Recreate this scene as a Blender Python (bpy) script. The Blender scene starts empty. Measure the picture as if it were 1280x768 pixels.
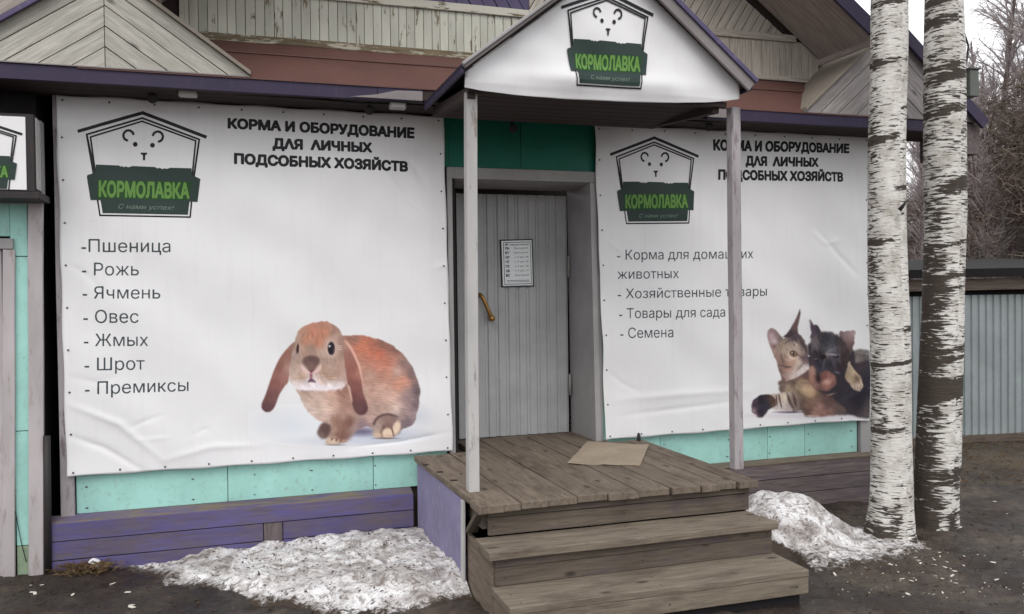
import bpy, bmesh, math, random
import numpy as np
from mathutils import Vector, Matrix, noise as mnoise

random.seed(7)
rng = np.random.default_rng(11)
S = bpy.context.scene
COL = S.collection

# ------------------------------------------------------------------ camera
CF, CYAW, CPIT, CROLL = 1068.97, .31167, -.016384, .012177
CAM = np.array([0, -6.2469, 1.8015])
def _basis():
    c, s = math.cos(CYAW), math.sin(CYAW)
    r = np.array([c, -s, 0.]); f = np.array([s, c, 0.]); u = np.array([0, 0, 1.])
    c, s = math.cos(CPIT), math.sin(CPIT)
    f, u = c*f + s*u, -s*f + c*u
    c, s = math.cos(CROLL), math.sin(CROLL)
    r, u = c*r - s*u, s*r + c*u
    return r, u, f
CR, CU, CFW = _basis()
cam = bpy.data.cameras.new('camera')
cam.sensor_width = 36; cam.lens = 36*CF/1280; cam.clip_start = .05; cam.clip_end = 2000
camo = bpy.data.objects.new('camera', cam); COL.objects.link(camo)
camo.matrix_world = Matrix(((CR[0], CU[0], -CFW[0], CAM[0]), (CR[1], CU[1], -CFW[1], CAM[1]),
                            (CR[2], CU[2], -CFW[2], CAM[2]), (0, 0, 0, 1)))
S.camera = camo

def _ray(px, py):
    return CFW + CR*((px-640)/CF) - CU*((py-384)/CF)
def PY(px, py, y=0.):
    """point of the plane y=const seen at a photo position (surveying the place)"""
    d = _ray(px, py); p = CAM + d*((y-CAM[1])/d[1]); return (float(p[0]), float(p[1]), float(p[2]))
def PZ(px, py, z=0.):
    d = _ray(px, py); p = CAM + d*((z-CAM[2])/d[2]); return (float(p[0]), float(p[1]), float(p[2]))

# ------------------------------------------------------------------ sky, sun, exposure
SUN_EL, SUN_AZ = math.radians(50), math.radians(205)   # sun high behind the camera, to the left, veiled by cloud
W = bpy.data.worlds.new('World'); S.world = W; W.use_nodes = True
nt = W.node_tree; bg = nt.nodes['Background']
sky = nt.nodes.new('ShaderNodeTexSky'); sky.sky_type = 'NISHITA'; sky.sun_disc = False
sky.sun_elevation = SUN_EL; sky.sun_rotation = SUN_AZ; sky.dust_density = 4; sky.air_density = 1.2
mx = nt.nodes.new('ShaderNodeMix'); mx.data_type = 'RGBA'
mx.inputs[0].default_value = .86
nt.links.new(sky.outputs[0], mx.inputs[6])
mx.inputs[7].default_value = (9.35, 9.25, 9.35, 1)        # the cloud deck that covers it
nt.links.new(mx.outputs[2], bg.inputs[0])
bg.inputs[1].default_value = .1
sun = bpy.data.lights.new('sun', 'SUN'); sun.energy = .7; sun.angle = math.radians(35); sun.color = (1, .97, .93)
suno = bpy.data.objects.new('sun', sun); COL.objects.link(suno)
_d = Vector((math.sin(SUN_AZ)*math.cos(SUN_EL), math.cos(SUN_AZ)*math.cos(SUN_EL), math.sin(SUN_EL)))
suno.rotation_euler = _d.to_track_quat('Z', 'Y').to_euler(); suno.location = (-3, -12, 14)
S.view_settings.view_transform = 'Standard'; S.view_settings.look = 'None'
S.view_settings.exposure = .70; S.view_settings.gamma = 1
S.cycles.max_bounces = 6; S.cycles.diffuse_bounces = 4

# ------------------------------------------------------------------ objects, names, parents
WM = {}
def root(name, label, cat, loc, group=None):
    o = bpy.data.objects.new(name, None); COL.objects.link(o); o.empty_display_size = .2
    o.location = loc; WM[o.name] = Matrix.Translation(loc)
    o['label'] = label; o['category'] = cat
    if group: o['group'] = group
    return o
def tag(o, label, cat, group=None):
    o['label'] = label; o['category'] = cat
    if group: o['group'] = group
    return o
def link(o, parent=None, M=None):
    COL.objects.link(o)
    M = M or Matrix.Identity(4)
    WM[o.name] = M
    o.matrix_basis = M
    if parent is not None:
        o.parent = parent; o.matrix_parent_inverse = WM[parent.name].inverted()
    return o
def mesh_obj(name, verts, faces, mat, parent=None, M=None, smooth=False):
    me = bpy.data.meshes.new(name)
    me.from_pydata([tuple(v) for v in verts], [], [tuple(f) for f in faces])
    me.materials.append(mat)
    if smooth: me.shade_smooth()
    me.update()
    return link(bpy.data.objects.new(name, me), parent, M)
def fix_normals(o):
    bm = bmesh.new(); bm.from_mesh(o.data); bmesh.ops.recalc_face_normals(bm, faces=bm.faces[:])
    bm.to_mesh(o.data); bm.free(); return o
def frame(origin, xax, up=(0, 0, 1)):
    x = Vector(xax).normalized(); y = Vector(up).cross(x)
    if y.length < 1e-5: y = Vector((0, 1, 0)).cross(x)
    y.normalize(); z = x.cross(y)
    return Matrix(((x.x, y.x, z.x, origin[0]), (x.y, y.y, z.y, origin[1]), (x.z, y.z, z.z, origin[2]), (0, 0, 0, 1)))

def box_mesh(name, l, w, t, bev=.003, warp=0.):
    """a board of length l (x), width w (y), thickness t (z): chamfered and slightly out of true"""
    n = 5 if warp else 1
    bm = bmesh.new()
    rings = []
    for i in range(n+1):
        x = -l/2 + l*i/n
        dw = random.uniform(-warp, warp); dz = random.uniform(-warp, warp)*.6
        rings.append([bm.verts.new((x, sy*w/2+dw, sz*t/2+dz)) for sy, sz in ((-1, -1), (1, -1), (1, 1), (-1, 1))])
    for a, b in zip(rings, rings[1:]):
        for k in range(4):
            bm.faces.new((a[k], a[(k+1) % 4], b[(k+1) % 4], b[k]))
    bm.faces.new(rings[0][::-1]); bm.faces.new(rings[-1])
    bmesh.ops.recalc_face_normals(bm, faces=bm.faces[:])
    if bev:
        es = [e for e in bm.edges if len(e.link_faces) == 2 and e.calc_face_angle(0) > .6]
        bmesh.ops.bevel(bm, geom=es, offset=min(bev, t*.3, w*.3), segments=1, affect='EDGES')
    me = bpy.data.meshes.new(name); bm.to_mesh(me); bm.free()
    return me
def board(name, a, b, w, t, mat, parent=None, up=(0, 0, 1), bev=.003, warp=0.):
    """board whose centre line runs a->b; w is measured across 'side', t along 'up'"""
    a = Vector(a); b = Vector(b)
    me = box_mesh(name, (b-a).length, w, t, bev, warp); me.materials.append(mat)
    return link(bpy.data.objects.new(name, me), parent, frame((a+b)/2, b-a, up))
def box(name, x0, x1, y0, y1, z0, z1, mat, parent=None, bev=.003, axis=None, warp=0.):
    """axis-aligned board; its grain runs along its longest side"""
    d = [x1-x0, y1-y0, z1-z0]; c = Vector(((x0+x1)/2, (y0+y1)/2, (z0+z1)/2))
    ax = axis if axis is not None else d.index(max(d))
    if ax == 0: L, w, t, X, up = d[0], d[1], d[2], (1, 0, 0), (0, 0, 1)
    elif ax == 1: L, w, t, X, up = d[1], d[0], d[2], (0, 1, 0), (0, 0, 1)
    else: L, w, t, X, up = d[2], d[0], d[1], (0, 0, 1), (0, 1, 0)
    h = Vector(X)*L/2
    return board(name, c-h, c+h, w, t, mat, parent, up, bev, warp)
def half_clip(poly, n, d):
    """keep p.n <= d"""
    out = []
    for i in range(len(poly)):
        p, q = poly[i], poly[(i+1) % len(poly)]
        a = p[0]*n[0]+p[1]*n[1]-d; b = q[0]*n[0]+q[1]*n[1]-d
        if a <= 0: out.append(p)
        if (a < 0 < b) or (b < 0 < a):
            t = a/(a-b); out.append((p[0]+(q[0]-p[0])*t, p[1]+(q[1]-p[1])*t))
    return out
def prism(name, poly, y0, y1, ang, mat, parent):
    """a board cut to the outline poly (x,z) between depths y0..y1, its grain at angle ang in the x-z plane"""
    cx = sum(p[0] for p in poly)/len(poly); cz = sum(p[1] for p in poly)/len(poly)
    M = frame((cx, (y0+y1)/2, cz), (math.cos(ang), 0, math.sin(ang)), (-math.sin(ang), 0, math.cos(ang)))
    Mi = M.inverted(); n = len(poly)
    vs = [Mi @ Vector((p[0], y0, p[1])) for p in poly] + [Mi @ Vector((p[0], y1, p[1])) for p in poly]
    fs = [list(range(n)), list(range(2*n-1, n-1, -1))] + [[i, (i+1) % n, n+(i+1) % n, n+i] for i in range(n)]
    o = mesh_obj(name, vs, fs, mat, parent, M)
    bm = bmesh.new(); bm.from_mesh(o.data); bmesh.ops.recalc_face_normals(bm, faces=bm.faces[:])
    bmesh.ops.bevel(bm, geom=bm.edges[:], offset=.002, segments=1, affect='EDGES', clamp_overlap=True)
    bm.to_mesh(o.data); bm.free()
    return o
def planking(name, poly, y0, y1, ang, width, gap, mat, parent, start=0., skip=()):
    """cover a convex (x,z) outline with boards running at angle ang"""
    n = (-math.sin(ang), math.cos(ang))
    ds = [p[0]*n[0]+p[1]*n[1] for p in poly]; lo, hi = min(ds)+start, max(ds)
    k = 0; d = lo; out = []
    if start: d = lo-width
    while d < hi:
        q = half_clip(half_clip(poly, n, d+width-gap), (-n[0], -n[1]), -d)
        if len(q) >= 3:
            ar = abs(sum(q[i][0]*q[(i+1) % len(q)][1]-q[(i+1) % len(q)][0]*q[i][1] for i in range(len(q))))/2
            if ar > .0006 and k not in skip:
                j = random.uniform(-.003, .003)
                out.append(prism(name, q, y0+j, y1, ang, mat, parent))
        d += width; k += 1
    return out
def tube_data(pts, rads, seg=6, cap=True):
    vs = []; fs = []; pts = [Vector(p) for p in pts]; n = len(pts)
    for i, p in enumerate(pts):
        t = (pts[min(i+1, n-1)]-pts[max(i-1, 0)]).normalized()
        a = t.cross(Vector((0, 0, 1)) if abs(t.z) < .9 else Vector((1, 0, 0))).normalized(); b = t.cross(a)
        for k in range(seg):
            an = 2*math.pi*k/seg
            vs.append(p+(a*math.cos(an)+b*math.sin(an))*rads[i])
    for i in range(n-1):
        for k in range(seg):
            fs.append((i*seg+k, i*seg+(k+1) % seg, (i+1)*seg+(k+1) % seg, (i+1)*seg+k))
    if cap:
        fs.append(tuple(range(seg))[::-1]); fs.append(tuple((n-1)*seg+k for k in range(seg)))
    return vs, fs
def tube(name, pts, r, mat, parent=None, seg=8):
    rads = r if isinstance(r, (list, tuple)) else [r]*len(pts)
    vs, fs = tube_data(pts, rads, seg)
    return mesh_obj(name, vs, fs, mat, parent, smooth=True)

# ------------------------------------------------------------------ materials
def lin(c):
    f = lambda v: (v/255)/12.92 if v/255 <= .04045 else ((v/255+.055)/1.055)**2.4
    return (f(c[0]), f(c[1]), f(c[2]), 1)
class NT:
    def __init__(s, name, rough=.7, spec=.3):
        s.m = bpy.data.materials.new(name); s.m.use_nodes = True; s.t = s.m.node_tree
        s.p = s.t.nodes['Principled BSDF']; s.p.inputs['Roughness'].default_value = rough
        s.p.inputs['Specular IOR Level'].default_value = spec
        s.co = s.n('ShaderNodeTexCoord'); s.oi = s.n('ShaderNodeObjectInfo')
    def n(s, t, **k):
        q = s.t.nodes.new(t)
        for a, b in k.items(): setattr(q, a, b)
        return q
    def l(s, a, b): s.t.links.new(a, b)
    def mapped(s, scale, out='Object', rand=True):
        mp = s.n('ShaderNodeMapping'); mp.inputs['Scale'].default_value = scale
        s.l(s.co.outputs[out], mp.inputs[0])
        if rand:
            v = s.n('ShaderNodeVectorMath', operation='SCALE'); v.inputs[0].default_value = (37, 91, 53)
            s.l(s.oi.outputs['Random'], v.inputs['Scale']); s.l(v.outputs[0], mp.inputs['Location'])
        return mp.outputs[0]
    def noise(s, vec, scale, detail=4, rough=.6, dist=0.):
        q = s.n('ShaderNodeTexNoise'); q.inputs['Scale'].default_value = scale
        q.inputs['Detail'].default_value = detail; q.inputs['Roughness'].default_value = rough
        q.inputs['Distortion'].default_value = dist
        s.l(vec, q.inputs['Vector']); return q.outputs[0]
    def ramp(s, fac, stops):
        q = s.n('ShaderNodeValToRGB'); cr = q.color_ramp
        while len(cr.elements) < len(stops): cr.elements.new(.5)
        for e, (p, c) in zip(cr.elements, stops):
            e.position = p; e.color = c if len(c) == 4 else lin(c)
        s.l(fac, q.inputs[0]); return q.outputs[0]
    def mix(s, fac, a, b, mode='MIX'):
        q = s.n('ShaderNodeMix', data_type='RGBA', blend_type=mode)
        for v, i in ((fac, 0), (a, 6), (b, 7)):
            if hasattr(v, 'is_linked'): s.l(v, q.inputs[i])
            else: q.inputs[i].default_value = v if i == 0 else (v if len(v) == 4 else lin(v))
        return q.outputs[2]
    def math(s, op, a, b=0., c=None):
        q = s.n('ShaderNodeMath', operation=op)
        for i, v in enumerate((a, b) if c is None else (a, b, c)):
            if hasattr(v, 'is_linked'): s.l(v, q.inputs[i])
            else: q.inputs[i].default_value = v
        return q.outputs[0]
    def bump(s, h, strength=.3, dist=.01):
        q = s.n('ShaderNodeBump'); q.inputs['Strength'].default_value = strength; q.inputs['Distance'].default_value = dist
        s.l(h, q.inputs['Height']); s.l(q.outputs[0], s.p.inputs['Normal'])
    def color(s, c):
        if hasattr(c, 'is_linked'): s.l(c, s.p.inputs['Base Color'])
        else: s.p.inputs['Base Color'].default_value = c if len(c) == 4 else lin(c)
        return s.m
BW = lambda v: (v, v, v, 1)

def wood(name, dark, light, vary=.25, knots=True, rough=.85, paint=None, peel=.5, soft=.06, stain=None):
    """weathered timber, grain along local x; optional worn paint over it"""
    m = NT(name, rough, .2)
    g = m.noise(m.mapped((2.2, 26, 26)), 1.6, 5, .65, .4)
    c = m.ramp(g, [(.3, dark), (.68, light)])
    fine = m.noise(m.mapped((6, 160, 160)), 1., 3, .7)
    c = m.mix(m.math('MULTIPLY', m.ramp(fine, [(.42, BW(1)), (.56, BW(0))]), .22), c, tuple(v*.5 for v in dark))
    if knots:
        k = m.n('ShaderNodeTexVoronoi'); k.inputs['Scale'].default_value = 1.; m.l(m.mapped((3.2, 7, 7)), k.inputs['Vector'])
        c = m.mix(m.ramp(k.outputs['Distance'], [(.07, BW(.75)), (.16, BW(0))]), c, tuple(v*.42 for v in dark))
    big = m.noise(m.mapped((.9, 3, 3)), 1., 3, .6)
    if paint:
        pn = m.noise(m.mapped((3, 14, 14)), 1.3, 6, .72, .3)
        pm = m.ramp(pn, [(peel-soft, BW(0)), (peel+soft, BW(1))])
        pc = m.mix(m.ramp(big, [(.35, BW(0)), (.7, BW(1))]), paint, tuple(v*.84 for v in paint))
        c = m.mix(pm, c, pc)
        h = m.math('ADD', m.math('MULTIPLY', pm, .6), m.math('MULTIPLY', fine, .5))
    else:
        h = m.math('ADD', g, m.math('MULTIPLY', fine, .5))
    if stain:
        sn = m.noise(m.mapped((1.6, 5, 5)), 1.4, 5, .7)
        c = m.mix(m.ramp(sn, [(.5, BW(0)), (.66, BW(.8))]), c, stain)
    # each board its own tone
    v = m.math('ADD', m.math('MULTIPLY', m.oi.outputs['Random'], vary), 1-vary*.5)
    hs = m.n('ShaderNodeHueSaturation'); m.l(c, hs.inputs['Color']); m.l(v, hs.inputs['Value'])
    m.bump(h, .45, .004)
    return m.color(hs.outputs[0])

def painted(name, col, dirt=(90, 80, 70), amt=.5, rough=.55, scale=1., bump=.08, vary=.06):
    m = NT(name, rough, .35)
    n1 = m.noise(m.mapped((1, 1, 1)), 2.2*scale, 6, .65)
    n2 = m.noise(m.mapped((9, 9, 2)), 3*scale, 5, .7)
    c = m.mix(m.ramp(n1, [(.35, BW(0)), (.75, BW(1))]), col, tuple(v*.86 for v in col))
    c = m.mix(m.math('MULTIPLY', m.ramp(n2, [(.56, BW(0)), (.74, BW(1))]), amt), c, dirt)
    v = m.math('ADD', m.math('MULTIPLY', m.oi.outputs['Random'], vary), 1-vary*.5)
    hs = m.n('ShaderNodeHueSaturation'); m.l(c, hs.inputs['Color']); m.l(v, hs.inputs['Value'])
    m.bump(n2, bump, .01)
    return m.color(hs.outputs[0])

M = {}
M['gable'] = wood('gable_wood', (156, 155, 147), (190, 188, 179), .2)
M['dormer'] = wood('dormer_wood', (138, 134, 132), (176, 171, 170), .26)
M['slat'] = wood('slat_paint', (112, 100, 84), (140, 128, 108), .10, False, paint=(206, 207, 194), peel=.40, soft=.02)
M['trim'] = wood('trim_paint', (98, 88, 72), (135, 122, 100), .1, False, paint=(190, 186, 168), peel=.55, soft=.03)
M['trim2'] = wood('trim_upper', (98, 88, 72), (135, 122, 100), .1, False, paint=(205, 203, 190), peel=.42, soft=.03)
M['oblique'] = wood('oblique_slat', (158, 152, 142), (196, 190, 180), .14, False)
M['soffit_plank'] = wood('soffit_plank', (146, 137, 131), (182, 173, 166), .12, False)
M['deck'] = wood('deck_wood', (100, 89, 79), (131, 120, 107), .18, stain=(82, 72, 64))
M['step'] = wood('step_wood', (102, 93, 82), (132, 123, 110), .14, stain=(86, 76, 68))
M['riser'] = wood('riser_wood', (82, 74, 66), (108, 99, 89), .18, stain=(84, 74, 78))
M['plinth'] = wood('plinth_paint', (84, 76, 82), (112, 102, 108), .1, False, paint=(98, 92, 138), peel=.45, soft=.14, stain=(98, 90, 98))
M['plinth_grey'] = wood('plinth_bare', (86, 78, 78), (122, 112, 112), .14, False, stain=(92, 84, 92))
M['ledge'] = wood('ledge_wood', (96, 86, 76), (130, 118, 106), .1, False)
M['ledgep'] = wood('ledge_paint', (104, 94, 80), (134, 122, 106), .1, False, paint=(104, 96, 130), peel=.5, soft=.1)
M['purple'] = painted('purple_paint', (84, 76, 108), (150, 145, 150), .35, .6)
M['purple_dark'] = painted('purple_dark_paint', (52, 44, 70), (84, 76, 88), .35, .6)
M['plywood'] = painted('purple_plywood', (134, 128, 160), (182, 178, 190), .75, .75, 1.4)
M['post'] = wood('post_paint', (110, 102, 98), (150, 142, 138), .1, False, paint=(186, 185, 184), peel=.38, soft=.05)
M['post2'] = wood('post_paint_mauve', (110, 100, 104), (150, 140, 144), .1, False, paint=(170, 165, 168), peel=.42, soft=.05)
M['mint'] = painted('mint_panel', (164, 216, 207), (134, 148, 132), .6, .5)
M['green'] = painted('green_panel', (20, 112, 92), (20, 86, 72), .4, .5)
M['jamb'] = painted('jamb_paint', (160, 158, 159), (124, 120, 120), .4, .6)
M['kpost'] = wood('kiosk_board', (112, 100, 92), (160, 148, 140), .1, False, paint=(186, 180, 182), peel=.36, soft=.1)
M['kply'] = painted('kiosk_ply', (140, 160, 135), (112, 96, 78), .8, .8)
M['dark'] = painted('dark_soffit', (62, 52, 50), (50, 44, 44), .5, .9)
M['black'] = painted('black_void', (30, 27, 30), (24, 22, 24), .3, .9)
M['bare'] = painted('bare_edge', (138, 132, 132), (120, 110, 104), .6, .7)
M['brown'] = painted('brown_sheet', (104, 73, 67), (84, 62, 57), .6, .6, .8, .05)
M['roof'] = painted('roof_sheet', (84, 74, 68), (60, 52, 48), .6, .8)
M['dormer_roof'] = painted('dormer_roofing', (138, 130, 120), (112, 104, 94), .5, .85)
M['door'] = painted('door_sheet', (178, 180, 182), (146, 144, 144), .3, .45)
M['fence'] = painted('fence_sheet', (146, 155, 157), (116, 118, 118), .5, .45, 1., .03)
M['beam'] = wood('shed_beam', (70, 62, 56), (104, 94, 86), .2)
M['tar'] = painted('tar_edge', (22, 20, 20), (18, 16, 16), .3, .95)
M['brass'] = painted('brass', (168, 128, 74), (120, 84, 50), .6, .35); M['brass'].node_tree.nodes['Principled BSDF'].inputs['Metallic'].default_value = .6
M['iron'] = painted('dark_iron', (46, 42, 44), (70, 56, 46), .4, .6)
M['steel'] = painted('steel_hinge', (150, 146, 144), (120, 96, 76), .5, .5)
M['rivet'] = painted('rivet', (92, 90, 92), (70, 66, 66), .3, .4)
M['white'] = painted('white_plastic', (200, 200, 198), (150, 146, 140), .3, .4)
M['lamp'] = painted('lamp_body', (190, 188, 186), (140, 132, 126), .4, .4)
M['cable'] = painted('black_cable', (26, 24, 26), (30, 28, 28), .2, .6)
M['card'] = painted('cardboard', (162, 148, 130), (112, 98, 84), .9, .9, 1.5, .3)
M['box_green'] = painted('weathered_box', (98, 102, 98), (76, 80, 74), .5, .7)
M['ink'] = NT('black_ink', .5, .3).color((22, 21, 28))
M['slate'] = NT('slate_ink', .5, .3).color((38, 56, 52))
M['listink'] = NT('list_ink', .5, .3).color((62, 72, 76))
M['bandg'] = NT('green_ink', .5, .3).color((24, 66, 24))
M['leafink'] = NT('light_green_ink', .5, .3).color((96, 140, 64))
M['paleink'] = NT('pale_script_ink', .5, .3).color((108, 130, 116))

BANNER = (231, 232, 234)
def banner_mat(name='banner_vinyl'):
    m = NT(name, .42, .35)
    n1 = m.noise(m.mapped((1, 1, 1), rand=False), 1.1, 4, .6)
    c = m.mix(m.ramp(n1, [(.3, BW(0)), (.8, BW(1))]), BANNER, tuple(v*.965 for v in BANNER))
    d = m.noise(m.mapped((1, 1, 1), rand=False), 9, 8, .75)
    c = m.mix(m.math('MULTIPLY', m.ramp(d, [(.66, BW(0)), (.8, BW(1))]), .25), c, (150, 146, 140))
    st = m.noise(m.mapped((14, 14, .8), rand=False), 1.2, 5, .7)
    c = m.mix(m.math('MULTIPLY', m.ramp(st, [(.52, BW(0)), (.75, BW(1))]), .12), c, (176, 172, 166))
    w = m.noise(m.mapped((1, 1, 1), rand=False), 2.4, 3, .5, .6)
    m.bump(w, .25, .02)
    return m.color(c)
M['banner'] = banner_mat()
def print_mat():
    m = NT('printed_picture', .42, .35)
    a = m.n('ShaderNodeVertexColor', layer_name='Col')
    return m.color(a.outputs[0])
M['print'] = print_mat()

# ------------------------------------------------------------------ lettering (glyph outlines filled by winding number)
_fc = {}
def glyph_mask(text, bold, spc=1.):
    """returns (faces as quads/tris in (u,v): u 0..1 over the text width, v 0..1 baseline..cap height)"""
    key = (text, bold, spc)
    if key in _fc: return _fc[key]
    def splines(t):
        cu = bpy.data.curves.new('tmp', 'FONT'); cu.body = t; cu.resolution_u = 4; cu.space_character = spc
        ob = bpy.data.objects.new('tmp', cu); COL.objects.link(ob)
        bpy.context.view_layer.update()
        cv = ob.to_curve(bpy.context.evaluated_depsgraph_get())
        out = []
        for sp in cv.splines:
            if sp.type == 'BEZIER':
                bp = sp.bezier_points; pts = []; n = len(bp)
                for i in range(n if sp.use_cyclic_u else n-1):
                    a, b = bp[i], bp[(i+1) % n]
                    p0, p1, p2, p3 = (np.array(v[:2]) for v in (a.co, a.handle_right, b.handle_left, b.co))
                    for s_ in range(6):
                        q = s_/6; pts.append((1-q)**3*p0+3*(1-q)**2*q*p1+3*(1-q)*q*q*p2+q**3*p3)
                out.append(np.array(pts))
            else:
                out.append(np.array([p.co[:2] for p in sp.points]))
        ob.to_curve_clear(); bpy.data.objects.remove(ob); bpy.data.curves.remove(cu)
        return out
    if 'cap' not in _fc:
        h = np.concatenate(splines('Н')); _fc['cap'] = h[:, 1].max()
    cap = _fc['cap']; sp = splines(text)
    R = 30; step = cap/R
    allp = np.concatenate(sp); x0, y0 = allp.min(0)-step*8; x1, y1 = allp.max(0)+step*8
    SS = 2; st = step/SS
    nx, ny = int((x1-x0)/st)+1, int((y1-y0)/st)+1
    wn = np.zeros((ny, nx+1), int)
    for p in sp:
        q = np.roll(p, -1, 0)
        for (ax, ay), (bx, by) in zip(p, q):
            if ay == by: continue
            sgn = 1 if by > ay else -1
            lo, hi = min(ay, by), max(ay, by)
            j0, j1 = math.ceil((lo-y0)/st-.5), math.ceil((hi-y0)/st-.5)
            for j in range(max(j0, 0), min(j1, ny)):
                yy = y0+(j+.5)*st; xx = ax+(yy-ay)/(by-ay)*(bx-ax)
                i = min(max(math.ceil((xx-x0)/st-.5), 0), nx); wn[j, i] += sgn
    ins = (np.cumsum(wn, 1)[:, :nx] != 0).astype(float)
    r = bold*R*SS
    if r > .5:
        k = int(r+1); acc = ins.copy()
        for dj in range(-k, k+1):
            for di in range(-k, k+1):
                if di*di+dj*dj <= r*r: acc = np.maximum(acc, np.roll(np.roll(ins, dj, 0), di, 1))
        ins = acc
    # soften and sample at half resolution
    bl = sum(np.roll(np.roll(ins, a, 0), b, 1)*w1*w2 for a, w1 in ((-1, .25), (0, .5), (1, .25)) for b, w2 in ((-1, .25), (0, .5), (1, .25)))
    g = bl[::2, ::2]; H, Wd = g.shape; st2 = st*2
    xs_in = np.where(ins[:, 2:-2].any(0))[0]+2; u0 = x0+(xs_in[0]+.5)*st; u1 = x0+(xs_in[-1]+.5)*st
    xx = (x0+.5*st+np.arange(Wd)*st2-u0)/(u1-u0); yy = (y0+.5*st+np.arange(H)*st2)/cap
    faces = []; T = .5
    for j in range(H-1):
        run = None
        for i in range(Wd-1):
            c = [(i, j), (i+1, j), (i+1, j+1), (i, j+1)]
            v = [g[b, a] for a, b in c]; s_ = [q > T for q in v]
            if all(s_):
                if run is None: run = i
                elif i-run >= 10:
                    faces.append([(xx[run], yy[j]), (xx[i], yy[j]), (xx[i], yy[j+1]), (xx[run], yy[j+1])]); run = i
                continue
            if run is not None:
                faces.append([(xx[run], yy[j]), (xx[i], yy[j]), (xx[i], yy[j+1]), (xx[run], yy[j+1])]); run = None
            if not any(s_): continue
            pl = []
            for k in range(4):
                a, b = c[k], c[(k+1) % 4]; va, vb = v[k], v[(k+1) % 4]
                if va > T: pl.append((xx[a[0]], yy[a[1]]))
                if (va > T) != (vb > T):
                    t = (T-va)/(vb-va); pl.append((xx[a[0]]+(xx[b[0]]-xx[a[0]])*t, yy[a[1]]+(yy[b[1]]-yy[a[1]])*t))
            if len(pl) >= 3: faces.append(pl)
    _fc[key] = faces
    return faces
def faces_obj(name, polys, mat, parent):
    vs = []; fs = []; idx = {}
    for p in polys:
        f = []
        for q in p:
            k = (round(q[0], 6), round(q[1], 6), round(q[2], 6))
            if k not in idx: idx[k] = len(vs); vs.append(q)
            if not f or f[-1] != idx[k]: f.append(idx[k])
        if len(set(f)) >= 3: fs.append(f)
    return mesh_obj(name, vs, fs, mat, parent)
def lettering(text, tl, tr, br, bl, ywall, surf, mat, parent, bold=0., proud=.0022, name='lettering', slant=0., spc=1.):
    """text between four photo-surveyed corners (cap line tl-tr, base line bl-br) on the sheet y=surf(x,z)"""
    A, B, C_, D = (PY(p[0], p[1], ywall) for p in (tl, tr, br, bl))
    out = []
    for f in glyph_mask(text, bold, spc):
        pl = []
        for u, v in f:
            u2 = u+slant*v*.02
            x = (1-v)*((1-u2)*D[0]+u2*C_[0])+v*((1-u2)*A[0]+u2*B[0])
            z = (1-v)*((1-u)*D[2]+u*C_[2])+v*((1-u)*A[2]+u*B[2])
            pl.append((x, surf(x, z)-proud, z))
        out.append(pl)
    return faces_obj(name, out, mat, parent)

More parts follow.
